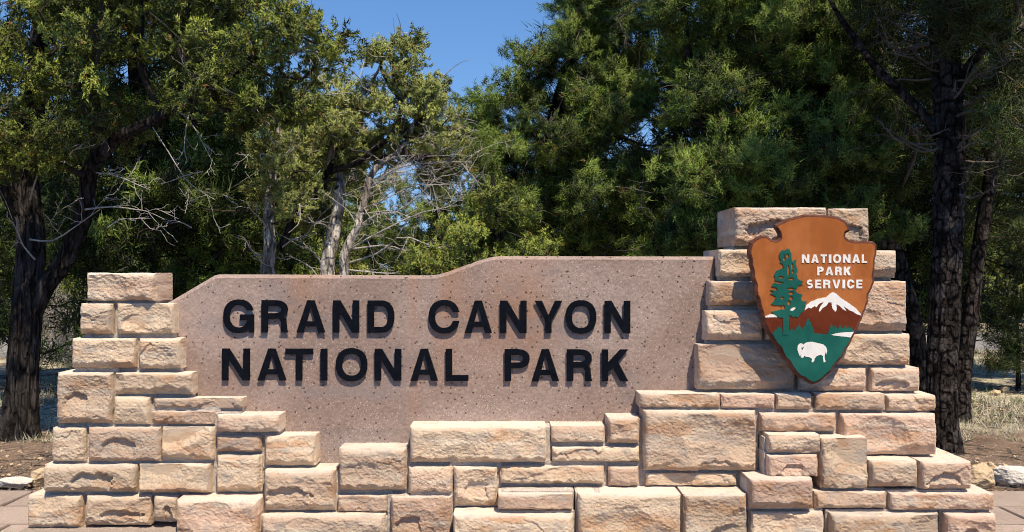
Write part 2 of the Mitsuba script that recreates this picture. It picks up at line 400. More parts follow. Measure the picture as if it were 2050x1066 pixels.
def block(x0, z0, x1, z1, Y, back, seed, br=None, bl=None, sc=0.16, flat=0, step=0.0065):
    """A quarry-faced block: a front of pitched and scooped facets, sawn top, bottom and ends."""
    r = np.random.default_rng(seed)
    w, h = x1 - x0, z1 - z0
    nu, nv = max(8, int(w / step)), max(6, int(h / step))
    u, v = np.meshgrid(np.linspace(0, w, nu + 1), np.linspace(0, h, nv + 1), indexing='ij')
    P = np.stack([u + seed * 3.7, v, np.full_like(u, seed * 1.3)], -1)
    wob = lambda f, a, s: (meshkit.fbm(P * f, 3, s) - 0.5) * 2 * a
    uu, vv = u + wob(9, .02, 1), v + wob(9, .016, 2)
    B = r.uniform(.036, .056) * min(1.0, h / .15)
    rid = lambda f, a, s: (1 - 2 * np.abs(meshkit.fbm(P * f, 2, s) - .5)) * a
    el, er, eb, et = u + wob(14, .008, 11), w - u + wob(14, .008, 12), vv, h - v + wob(12, .008, 13)
    ramp = lambda e, k: 1 - np.exp(-np.clip(e, 0, None) / k)
    cut = r.uniform(.05, .10) * h / .2 if not flat else .02
    H = B * np.minimum(1, ramp(el, .010) * ramp(er, .010)) * ramp(et, r.uniform(.006, .018))
    # the face leans out a little towards its lower third, then breaks back under
    lean = r.uniform(.01, .10)
    H += lean * (h * 0.5 - v) * ramp(et, .05) * ramp(el, .04) * ramp(er, .04)
    low = vv + wob(16, .018, 3) + .010 * np.abs(np.sin(u * r.uniform(16, 34) + r.uniform(0, 6) + wob(5, 1.5, 21)))
    k = r.uniform(.65, 1.3)
    H = np.minimum(H, k * np.clip(low, -.01, None) + r.uniform(-.004, .010))
    if not flat:
        # cleaved planes and conchoidal scars that meet in crisp ridges
        ju, jv = uu + rid(21, .030, 91), vv + rid(23, .026, 92)
        for i in range(int(3 + 60 * w * h)):
            cu, cv = r.uniform(0, w), r.uniform(.2 * h, 1.05 * h)
            gu, gv = r.normal(0, .22), r.normal(-.05, .20)
            R = r.uniform(.12, .45)
            H = np.minimum(H, B * r.uniform(.80, 1.12) + gu * (ju - cu) + gv * (jv - cv) + ((ju - cu) ** 2 + 1.5 * (jv - cv) ** 2) / (2 * R))
        # ragged steps broken out along the lower edge
        mode = r.uniform()
        if mode < .82:
            tri = lambda f, ph: np.abs(((u * f + ph + wob(6, .5, 22)) % 1) - .5) * 2
            f1, f2 = r.uniform(2.5, 6), r.uniform(9, 17)
            hgt = min(h * r.uniform(.05, .19), .060)
            line = hgt * (.35 + .75 * (1 - tri(f1, r.uniform()) ** 2) * r.uniform(.6, 1)) + .016 * tri(f2, r.uniform()) + wob(42, .007, 23)
            mask = np.clip((meshkit.noise(P * [r.uniform(3, 7), .01, 1], 24) - r.uniform(.0, .45)) * 8, 0, 1)
            stp = r.uniform(.008, .024) * mask
            H -= stp * np.clip((line - v) / .007, 0, 1) * np.clip(.55 + (line - v) / .05, 0, 1)
        if r.uniform() < .45:
            # a slanting ragged crack with a dropped lower side
            a_ = r.uniform(-.9, .9); c0 = r.uniform(.35, .8) * h
            ln_ = c0 + a_ * (u - r.uniform(.2, .8) * w) + wob(15, .045, 62) + rid(30, .02, 63)
            H -= r.uniform(.006, .014) * np.clip((ln_ - v) / .006, 0, 1) * np.exp(-np.clip(ln_ - v, 0, None) / .06) * np.clip((meshkit.noise(P * [6, 3, 1], 64) - .4) * 8, 0, 1)
        if r.uniform() < sc:
            # one big spall: steep on its upper rim, rising again below
            cu, cv = r.uniform(.25, .75) * w, r.uniform(.20, .42) * h
            rw, rh = r.uniform(.22, .42) * w, r.uniform(.26, .44) * h
            dd = np.maximum(np.hypot((uu - cu) / rw, (vv - cv) / rh), np.abs(ju - cu) / rw * .95) + wob(11, .22, 60) + rid(30, .22, 61) - .12
            H -= min(B * .75, .034) * np.clip((1 - dd) / .10, 0, 1) * np.clip(.15 + (vv - cv + rh) / (1.6 * rh), 0, 1)
    H += wob(13, .0055 if not flat else .004, 4) + wob(34, .0046, 5) + wob(80, .0036, 6)
    bed = meshkit.fbm(P * [3, 70, 3], 3, 8) - .5
    H += bed * .004
    H = H * np.clip(np.minimum.reduce([el, er, v + .004, h - v + .004]) / .006, .15, 1)
    H = np.clip(H, -.006, None)
    if br:
        H = np.minimum(H, (w - u + wob(18, .006, 70)) / br[0] * br[1] * 1.2 - br[1] + .012 + wob(60, .0015, 71))
    if bl:
        H = np.minimum(H, (u + wob(18, .006, 72)) / bl[0] * bl[1] * 1.2 - bl[1] + .012 + wob(60, .0015, 73))
    X = x0 + u + np.where((u < 1e-9) | (u > w - 1e-9), wob(20, .005, 80), 0)
    Z = z0 + v + np.where((v < 1e-9) | (v > h - 1e-9), wob(18, .0035, 81), 0)
    V = np.stack([X, Y - H, Z], -1).reshape(-1, 3)
    idx = np.arange((nu + 1) * (nv + 1)).reshape(nu + 1, nv + 1)
    a, b, c, d = idx[:-1, :-1], idx[1:, :-1], idx[1:, 1:], idx[:-1, 1:]
    alt = ((np.arange(nu)[:, None] + np.arange(nv)[None]) % 2 == 0)
    t1 = np.where(alt[..., None, None], np.stack([np.stack([a, b, c], -1), np.stack([a, c, d], -1)], -2), np.stack([np.stack([a, b, d], -1), np.stack([b, c, d], -1)], -2))
    Fc = t1.reshape(-1, 3)
    loop = np.concatenate([idx[:-1, 0], idx[-1, :-1], idx[::-1, -1][:-1], idx[0, ::-1][:-1]])
    m = len(loop)
    mid = V[loop].copy(); mid[:, 1] = Y + .03
    bk = V[loop].copy(); bk[:, 1] = back
    n0 = len(V)
    V = np.vstack([V, mid, bk, [[(x0 + x1) / 2, back, (z0 + z1) / 2]]])
    i = np.arange(m); j = (i + 1) % m
    side = np.vstack([np.stack([loop[j], loop[i], n0 + i], 1), np.stack([loop[j], n0 + i, n0 + j], 1),
                      np.stack([n0 + j, n0 + i, n0 + m + i], 1), np.stack([n0 + j, n0 + m + i, n0 + m + j], 1),
                      np.stack([n0 + m + j, n0 + m + i, np.full(m, n0 + 2 * m)], 1)])
    return trimesh.Trimesh(V, np.vstack([Fc, side]), process=False)


wall = thing('stone_wall', 'stepped wall of rock-faced tan sandstone blocks framing the sign, with a taller pier at the right', 'wall')
panel_px = [(335, 1000), (335, 606), (345, 601), (428, 552), (436, 550), (850, 552), (872, 551), (892, 546), (962, 521), (984, 515), (1004, 513), (1432, 514), (1432, 1000)]
panel_poly = Polygon([tuple(W(x, y, CAM_D)[[0, 2]]) for x, y in panel_px])
r = np.random.default_rng(77)
rects, fills = [], []
for i, (x0, y0, x1, y1, Y, ex) in enumerate(STONES):
    a, b, c, d = px_rect(x0, y0, x1, y1, Y)
    a, b, c = a + .003, b + .006, c - .003
    b = max(b, -.03) if y1 < 1090 else -.04
    over = panel_poly.buffer(-.02).intersects(sbox(a, b, c, d))
    back = .012 if over else .30
    if x0 > 1380 and y1 < 790:
        back = .42
    tone, hue = r.uniform(.25, 1), np.clip(r.beta(.8, 1.0) + (0.10 if x0 > 1200 else -.10), 0, 1)
    if ex.get('flat'):
        hue = max(hue, .7); tone *= .8
    back = ex.pop('back', back)
    m = block(a, b, c, d, Y, back, 100 + i, **ex)
    part(wall, 'stone', m, 'mat_stone', uv=np.tile([tone, hue], (len(m.vertices), 1)))
    rects.append(sbox(a, b, c, d)); fills.append(Y)
closed_area = unary_union(rects).buffer(.03, join_style=2).buffer(-.042, join_style=2)
core = []
for i, (rc, Y) in enumerate(zip(rects, fills)):
    reg = rc.buffer(.028 if Y > -.3 else .012, join_style=2).intersection(closed_area)
    for rc2, Y2 in zip(rects, fills):
        if Y2 > Y + .045 and reg.intersects(rc2.buffer(.028, join_style=2)):
            reg = reg.difference(rc2.buffer(.028, join_style=2))
    if not reg.is_empty:
        core.append(extrude(reg, Y + .030 + .018 * r.uniform() + i * 1e-4, (.0105 if panel_poly.buffer(-.02).intersects(reg) else .26) + i * 2e-4))
part(wall, 'mortar_core', join(core), 'mat_mortar')
fx0, fx1 = W(50, 0, CAM_D - .2)[0], W(362, 0, CAM_D - .3)[0]
foot = trimesh.creation.box([fx1 - fx0, .42, .10]); foot.apply_translation([(fx0 + fx1) / 2, -.10, -.013])
part(wall, 'footing', foot, 'mat_slab', label='pale concrete footing at the left end')

# ------------------------------------------------------------------ the panel and its letters
sign = thing('sign_panel', 'pinkish pitted concrete panel with large black raised capital letters', 'sign')


def bevel_slab(poly, y0, y1, bev):
    """A slab whose front edge is chamfered."""
    co = np.array(poly.exterior.coords)[:-1]
    if not poly.exterior.is_ccw:
        co = co[::-1]
    nx_, pv = np.roll(co, -1, 0), np.roll(co, 1, 0)
    e0, e1 = unit(co - pv), unit(nx_ - co)
    n0, n1 = np.stack([-e0[:, 1], e0[:, 0]], 1), np.stack([-e1[:, 1], e1[:, 0]], 1)
    nn = n0 + n1
    nn = nn / np.maximum((nn * n0).sum(1, keepdims=True), .35)
    ins = co + nn * bev
    rings = [(co, y1), (co, y0 + bev), (ins, y0)]
    V = np.vstack([np.stack([c[:, 0], np.full(len(c), y), c[:, 1]], 1) for c, y in rings])
    m = len(co); i = np.arange(m); j = (i + 1) % m
    Fs = [np.stack([k * m + i, k * m + j, (k + 1) * m + j], 1) for k in (0, 1)] + [np.stack([k * m + i, (k + 1) * m + j, (k + 1) * m + i], 1) for k in (0, 1)]
    side = trimesh.Trimesh(V, np.vstack(Fs), process=False)
    caps = []
    for c, y, flip in ((ins, y0, False), (co, y1, True)):
        vv, ff = trimesh.creation.triangulate_polygon(Polygon(c), engine='earcut')
        cv = np.stack([vv[:, 0], np.full(len(vv), y), vv[:, 1]], 1)
        caps.append(trimesh.Trimesh(cv, ff[:, ::-1] if flip else ff, process=False))
    return join([side] + caps)


part(sign, 'slab', bevel_slab(panel_poly.simplify(1e-4), 0.0, .20, .022), 'mat_panel')


def ell(cx, cy, rx, ry, p=2.25, n=72):
    t = np.linspace(0, 2 * np.pi, n, endpoint=False)
    c, s = np.cos(t), np.sin(t)
    return Polygon(np.stack([cx + rx * np.sign(c) * np.abs(c) ** (2 / p), cy + ry * np.sign(s) * np.abs(s) ** (2 / p)], 1))


def glyph(ch, w, h, s, q):
    """A bold capital in a w x h box: s = stem width, q = bar height."""
    bx = sbox
    if ch == 'I': return bx(0, 0, w, h)
    if ch == 'L': return unary_union([bx(0, 0, s, h), bx(0, 0, w, q)])
    if ch == 'T': return unary_union([bx(0, h - q, w, h), bx(w / 2 - s / 2, 0, w / 2 + s / 2, h)])
    if ch == 'E': return unary_union([bx(0, 0, s, h)] + [bx(0, y, x, y + q) for y, x in ((0, w), (h / 2 - q / 2, w * .93), (h - q, w))])
    if ch == 'N':
        k = s * 1.12
        return unary_union([bx(0, 0, s, h), bx(w - s, 0, w, h), Polygon([(0, h), (k, h), (w, 0), (w - k, 0)])])
    if ch in 'AV':
        k = s * 1.09
        tri = Polygon([(0, 0), (w / 2 - s * .56, h), (w / 2 + s * .56, h), (w, 0)])
        cutp = Polygon([(k, 0), (w / 2, h - q * 1.05), (w - k, 0)])
        a = tri.difference(cutp)
        if ch == 'A':
            return a.union(bx(0, h * .19, w, h * .19 + q * .9).intersection(tri))
        return affinity.scale(a, 1, -1, origin=(w / 2, h / 2))
    if ch == 'Y':
        k = s * 1.15
        return unary_union([Polygon([(0, h), (k, h), (w / 2, h * .56), (w - k, h), (w, h), (w / 2 + s / 2, h * .38), (w / 2 - s / 2, h * .38)]), bx(w / 2 - s / 2, 0, w / 2 + s / 2, h * .42)])
    if ch == 'K':
        return unary_union([bx(0, 0, s, h), Polygon([(s * .9, h * .30), (s * .9, h * .30 + s * 1.35), (w - s * 1.25, h), (w, h), (s * 1.55, h * .36)]),
                            Polygon([(w - s * 1.25, 0), (w, 0), (w * .50 + s * .35, h * .66), (w * .50 - s * .55, h * .50)])])
    ring = lambda x0, y0, x1, y1: ell((x0 + x1) / 2, (y0 + y1) / 2, (x1 - x0) / 2, (y1 - y0) / 2).difference(ell((x0 + x1) / 2, (y0 + y1) / 2, (x1 - x0) / 2 - s, (y1 - y0) / 2 - q))
    if ch == 'O': return ring(0, -.02 * h, w, 1.02 * h)
    if ch == 'C': return ring(0, -.02 * h, w * 1.02, 1.02 * h).difference(Polygon([(w * .5, h * .5), (w * 1.2, h * .68), (w * 1.2, h * .34)])).difference(bx(w * .62, h * .37, w * 1.3, h * .64))
    if ch == 'G':
        o = ring(0, -.02 * h, w * 1.0, 1.02 * h).difference(bx(w * .55, h * .46, w * 1.3, h * .68))
        return unary_union([o, bx(w * .54, h * .38, w, h * .38 + q), bx(w - s * .8, .0, w, h * .5)])
    half = lambda y0, y1, ww: unary_union([bx(0, y0, ww * .5, y1), ell(ww * .5, (y0 + y1) / 2, ww * .5, (y1 - y0) / 2)])
    inner = lambda y0, y1, ww: unary_union([bx(s, y0 + q, ww * .5, y1 - q), ell(ww * .5, (y0 + y1) / 2, ww * .5 - s, (y1 - y0) / 2 - q)])
    if ch == 'D': return half(0, h, w).difference(inner(0, h, w))
    if ch == 'P': return unary_union([half(h * .40, h, w).difference(inner(h * .40, h, w)), bx(0, 0, s, h)])
    if ch == 'R':
        return unary_union([half(h * .42, h, w * .98).difference(inner(h * .42, h, w * .98)), bx(0, 0, s, h),
                            Polygon([(w * .45, h * .47), (w * .80, h * .50), (w * .93, h * .40), (w * .95, h * .12), (w, 0), (w - s * 1.12, 0), (w - s * 1.12, h * .30), (w - s * 1.4, h * .42)])])
    if ch == 'S':
        t = np.linspace(0, 1, 40)
        r1 = (h - q) / 4
        top = [(w / 2 + (w / 2 - s / 2) * math.cos(a), h - q / 2 - r1 + r1 * math.sin(a)) for a in np.linspace(math.radians(35), math.radians(255), 24)]
        bot = [(w / 2 + (w / 2 - s / 2) * math.cos(a), q / 2 + r1 + r1 * math.sin(a)) for a in np.linspace(math.radians(75), math.radians(-145), 24)]
        return LineString(top + bot).buffer(min(s, q) * .52, cap_style=2)


def put_letter(parent, ch, x0, x1, ytop, ybot, dist, s, q, y0, y1, mat, rnd=0.0):
    a, b = W(x0, ybot, dist), W(x1, ytop, dist)
    k = dist / F
    gl = glyph(ch, b[0] - a[0], b[2] - a[2], s * k, q * k)
    if rnd:
        gl = gl.buffer(-rnd).buffer(2 * rnd).buffer(-rnd)
    gl = affinity.translate(gl, a[0], a[2])
    return part(parent, 'letter', extrude(gl, y0, y1), mat, label=f'letter {ch}' if False else None)


ROW1 = [('G', 446.5, 508.5), ('R', 523, 577), ('A', 593, 651), ('N', 666.5, 719), ('D', 735.5, 789.5), ('C', 858, 919), ('A', 930, 985), ('N', 1001, 1054.5), ('Y', 1070, 1126), ('O', 1132, 1194), ('N', 1210, 1262)]
ROW2 = [('N', 444.5, 500), ('A', 515, 573.5), ('T', 571, 627), ('I', 641.5, 655.5), ('O', 672, 735.5), ('N', 750, 803.5), ('A', 821.5, 877), ('L', 892, 938), ('P', 1010, 1060.5), ('A', 1064, 1119.5), ('R', 1135, 1186), ('K', 1204.5, 1258)]
for row, yt, yb in ((ROW1, 602, 667), (ROW2, 699, 763)):
    for ch, x0, x1 in row:
        put_letter(sign, ch, x0, x1, yt + (x0 - 850) * .0022, yb + (x0 - 850) * .0022, CAM_D - .026, 13.0, 11.6, -.0235, -.0145, 'mat_letter', .0012)

# ------------------------------------------------------------------ the arrowhead sign
arrow = thing('arrowhead_sign', 'brown arrowhead-shaped wooden sign with tree, mountain and white bison, hung on the stone pier', 'sign')
AF = -.305                                   # front face of the board
AD = CAM_D + AF
A = lambda pts: [tuple(W(1480 + x / 2.963, 420 + y / 2.963, AD)[[0, 2]]) for x, y in pts]
OUT = [(440, 25), (520, 32), (590, 45), (632, 66), (650, 92), (664, 120), (652, 131), (637, 139), (634, 156), (650, 174), (690, 184), (750, 183), (798, 184), (821, 208), (818, 262), (806, 300), (809, 340), (799, 400), (804, 430), (789, 470), (770, 508),
       (771, 545), (757, 588), (738, 632), (720, 668), (692, 735), (676, 765), (662, 800), (636, 836), (612, 882), (578, 915), (562, 938), (548, 965), (520, 986), (498, 1012), (465, 1034), (440, 1040), (408, 1028), (385, 1008), (362, 1002), (330, 972),
       (302, 932), (292, 905), (270, 888), (248, 850), (234, 822), (212, 798), (190, 762), (164, 722), (147, 680), (135, 620), (115, 565), (108, 530), (98, 510), (95, 450), (77, 400), (76, 360), (63, 330), (66, 295), (57, 265), (60, 220), (66, 194), (92, 170), (132, 152),
       (166, 154), (196, 176), (224, 183), (240, 166), (236, 140), (213, 105), (216, 90), (250, 74), (300, 50), (370, 30)]
outer = Polygon(A(OUT)).buffer(0)
oc = np.array(outer.exterior.segmentize(.012).coords)[:-1]
jig = (meshkit.fbm(np.stack([oc[:, 0] * 26, oc[:, 1] * 26, oc[:, 0] * 0], 1), 3, 4) - .5) * .012
ctr = oc.mean(0)
outer = Polygon(oc + unit(oc - ctr) * jig[:, None]).buffer(.003).buffer(-.003).simplify(.0008)
board = bevel_slab(outer, AF + .004, AF + .050, .012)
bv = np.array(board.vertices)
bv[:, 1] += (meshkit.fbm(bv * 40, 2, 3) - .5) * .006 * (bv[:, 1] < AF + .02)
board.vertices = bv
part(arrow, 'board', board, 'mat_paint_rim', label='dark brown board with a rough carved edge')
face = outer.buffer(-.017).simplify(.001)
part(arrow, 'face', extrude(face, AF, AF + .02), 'mat_paint_orange', label='orange-brown painted front field')
clip = face.buffer(-.001)
for dx in (-.12, .12):
    m = trimesh.creation.box([.06, .25, .5]); m.apply_translation([float(ctr[0]) + dx, AF + .17, float(ctr[1]) - .05])
    part(arrow, 'bracket', m, 'mat_letter')


def inlay(name, pts, proud, mat, label=None, holes=()):
    p = Polygon(A(pts)).buffer(0)
    for h in holes:
        p = p.difference(h)
    p = p.intersection(clip)
    part(arrow, name, extrude(p, AF - proud * .6, AF + .001), mat, label=label)
    return p


inlay('mountain', [(100, 641), (250, 641), (300, 630), (345, 625), (390, 600), (430, 562), (480, 533), (520, 523), (555, 497), (590, 523), (640, 558), (690, 598), (728, 634), (760, 640), (745, 690), (690, 760), (440, 760), (150, 760)], .003, 'mat_paint_brown', 'dark red-brown mountain')
inlay('snow_cap', [(389, 597), (393, 570), (425, 545), (470, 528), (515, 520), (540, 497), (555, 489), (575, 499), (600, 524), (640, 549), (690, 585), (727, 630), (700, 622), (688, 617), (672, 604), (655, 600), (640, 588), (618, 573), (634, 603), (612, 590), (592, 570), (574, 562), (578, 590), (569, 607),
                  (550, 585), (546, 552), (530, 549), (516, 570), (492, 585), (476, 607), (470, 600), (480, 575), (502, 546), (470, 560), (456, 580), (446, 572), (425, 586), (408, 582)], .0055, 'mat_paint_white', 'white snow on the mountain')
inlay('snow_cap', [(130, 642), (160, 630), (182, 621), (214, 622), (224, 638), (190, 638)], .0055, 'mat_paint_white')
inlay('meadow', [(120, 735), (188, 737), (205, 726), (213, 705), (219, 712), (226, 694), (231, 700), (237, 678), (242, 702), (249, 700), (252, 728), (296, 727), (303, 708), (308, 714), (313, 696), (320, 718), (330, 715), (340, 692), (346, 698), (356, 672), (362, 698), (369, 694), (376, 716), (383, 690), (389, 692), (397, 660),
                (408, 643), (416, 668), (423, 666), (429, 696), (435, 694), (441, 732), (522, 740), (528, 716), (535, 706), (541, 690), (547, 672), (552, 694), (560, 698), (568, 678), (575, 702), (584, 706), (597, 681), (604, 702), (618, 704), (626, 684), (634, 706), (645, 690), (652, 705), (662, 694), (672, 713), (700, 716),
                (740, 720), (700, 1060), (300, 1060)], .0055, 'mat_paint_teal', 'blue-green meadow with a row of small pointed trees')
inlay('river', [(542, 743), (575, 733), (620, 728), (700, 724), (690, 762), (620, 753), (570, 748)], .008, 'mat_paint_white', 'white sliver of water')
E = lambda x, y, a, b: ell(0, 0, a / 2.963 * AD / F, b / 2.963 * AD / F, 2, 16)
hole = lambda x, y, a, b: affinity.translate(E(x, y, a, b), *A([(x, y)])[0])
HOL = [(265, 292, 6, 11), (285, 275, 7, 12), (264, 271, 4, 5), (290, 362, 5, 28), (312, 336, 5, 16), (316, 370, 5, 10), (245, 401, 14, 6), (306, 411, 14, 7), (238, 433, 20, 5), (304, 470, 18, 7), (305, 495, 12, 9), (305, 525, 9, 11), (292, 553, 9, 12), (253, 523, 9, 7), (260, 580, 8, 12), (228, 571, 18, 4)]
inlay('pine_emblem', [(235, 268), (240, 255), (256, 240), (270, 243), (286, 231), (300, 240), (299, 250), (307, 256), (308, 292), (318, 312), (326, 300), (336, 296), (334, 330), (346, 362), (338, 380), (345, 410), (360, 420), (377, 424), (362, 436), (375, 446), (350, 450), (345, 462), (328, 478), (345, 496), (376, 505), (362, 520), (370, 536), (365, 542), (400, 545),
                     (384, 560), (396, 572), (380, 580), (388, 592), (366, 612), (345, 641), (330, 632), (318, 642), (306, 628), (292, 626), (293, 745), (256, 745), (258, 640), (240, 642), (214, 626), (188, 606), (215, 600), (250, 592), (252, 576), (215, 568), (188, 560), (206, 542), (214, 522), (216, 514), (184, 500), (204, 490), (183, 476), (230, 482), (218, 462), (190, 456),
                     (200, 437), (222, 430), (240, 426), (208, 420), (212, 402), (204, 390), (216, 366), (245, 352), (262, 346), (256, 322), (240, 314), (248, 300), (236, 290)], .0095, 'mat_paint_teal', 'blue-green pine tree', [hole(h[0], h[1], h[2] * 1.25, h[3] * 1.2) for h in HOL] + [hole(318, 590, 16, 8)])
inlay('snow_patch', [(301, 592), (312, 583), (330, 580), (331, 588), (318, 599), (304, 600)], .0102, 'mat_paint_white')
inlay('bison', [(343, 818), (348, 801), (362, 792), (372, 795), (380, 802), (384, 795), (402, 786), (432, 784), (465, 792), (496, 799), (513, 815), (519, 838), (514, 858), (511, 852), (512, 835), (506, 858), (503, 872), (506, 890), (511, 902), (499, 906), (494, 886), (494, 868), (478, 860), (458, 868), (446, 880), (441, 898), (433, 906), (426, 900), (430, 890), (424, 880), (410, 874), (392, 872),
               (384, 866), (378, 876), (368, 881), (362, 872), (364, 860), (356, 868), (350, 852), (345, 838)], .0095, 'mat_paint_white', 'white bison', [hole(371, 824, 5, 8), hole(378, 818, 3, 4), hole(366, 843, 2.5, 2.5)])
for txt, x0, x1, yt, yb in (('NATIONAL', 370, 757, 266, 317), ('PARK', 461, 661, 339, 390), ('SERVICE', 399, 728, 416, 467)):
    wd = {'I': .36, 'N': 1.08, 'A': 1.1, 'T': .9, 'O': 1.14, 'L': .76, 'P': .92, 'R': .98, 'K': 1.02, 'S': .84, 'E': .8, 'V': 1.05, 'C': .95}
    gap = .26
    tot = sum(wd[c] for c in txt) + gap * (len(txt) - 1)
    x = x0
    for c in txt:
        wl = wd[c] / tot * (x1 - x0)
        put_letter(arrow, c, 1480 + x / 2.963, 1480 + (x + wl) / 2.963, 420 + yt / 2.963, 420 + yb / 2.963, AD, 4.4, 3.7, AF - .0045, AF + .001, 'mat_paint_white')
        x += wl + gap / tot * (x1 - x0)


# ------------------------------------------------------------------ trees
def sphere_dirs(r, n):
    return unit(r.normal(size=(n, 3)))


class Leaves:
    def __init__(self):
        self.v, self.uv, self.n = [], [], []

    def tufts(self, c, axis, r, m, length, width, spread, tone, out):
        """m blades around every tuft centre c, opening about its axis."""
        n = len(c)
        d = unit(axis[:, None] + spread * r.normal(size=(n, m, 3)))
        L = length * r.uniform(.6, 1.25, (n, m, 1))
        base = c[:, None] + (r.uniform(-.35, .5, (n, m, 1)) * axis[:, None] + r.normal(size=(n, m, 3)) * .22) * length
        side = unit(np.cross(d, sphere_dirs(r, n * m).reshape(n, m, 3))) * (width / 2) * r.uniform(.7, 1.3, (n, m, 1))
        tri = np.stack([base - side, base + side, base + d * L], 2)
        self.v.append(tri.reshape(-1, 3))
        fn = unit(np.cross(side, d))
        o = out[:, None] * np.ones((1, m, 1))
        fn *= np.sign((fn * o).sum(-1, keepdims=True) + 1e-9)
        self.n.append(np.repeat(unit(fn * .85 + o * .5 + d * .2).reshape(-1, 3), 3, 0))
        t = np.clip(tone[:, None] + r.normal(size=(n, m)) * .13, 0, 1)
        dry = np.broadcast_to(r.uniform(size=(n, 1)), (n, m))
        self.uv.append(np.repeat(np.stack([t, dry], -1).reshape(-1, 2), 3, 0))

    def add(self, parent, mat, name='crown', label=None):
        v = np.vstack(self.v)
        path = meshkit.write_ply((v, np.arange(len(v)).reshape(-1, 3)), False, np.vstack(self.uv), None, normals=np.vstack(self.n))
        k = part_key(parent, name)
        scene[k] = {'type': 'ply', 'filename': path, 'face_normals': False, 'bsdf': {'type': 'ref', 'id': mat}}
        return k


KIND = {  # blades, length, width, spread, tufts per lobe m2, tuft spacing
    'juniper': dict(m=9, length=.042, width=.0130, spread=.55, per=640, up=.55, bunch=8, br=.050),
    'pinyon': dict(m=13, length=.064, width=.0082, spread=.62, per=560, up=.50, bunch=8, br=.060),
    'pine': dict(m=15, length=.115, width=.0075, spread=.60, per=190, up=.35, bunch=4, br=.07),
}


def lobes_in(masses, r, size, fill):
    """Leaf clumps spread through the outer part of big masses: (centre, radius, mass centre)."""
    out = []
    for c, R in masses:
        c, R = np.asarray(c, float), np.asarray(R, float)
        area = 4 * np.pi * ((R[0] * R[1]) ** 1.6 / 3 + (R[0] * R[2]) ** 1.6 / 3 + (R[1] * R[2]) ** 1.6 / 3) ** (1 / 1.6)
        k = max(7, int(fill * area / (size * size * 3.0)))
        d = sphere_dirs(r, k)
        rho = .40 + .62 * r.uniform(size=(k, 1)) ** .6
        p = c + d * rho * R
        for q, dd in zip(p, d):
            out.append((q, size * r.uniform(.65, 1.3), dd))
    return out


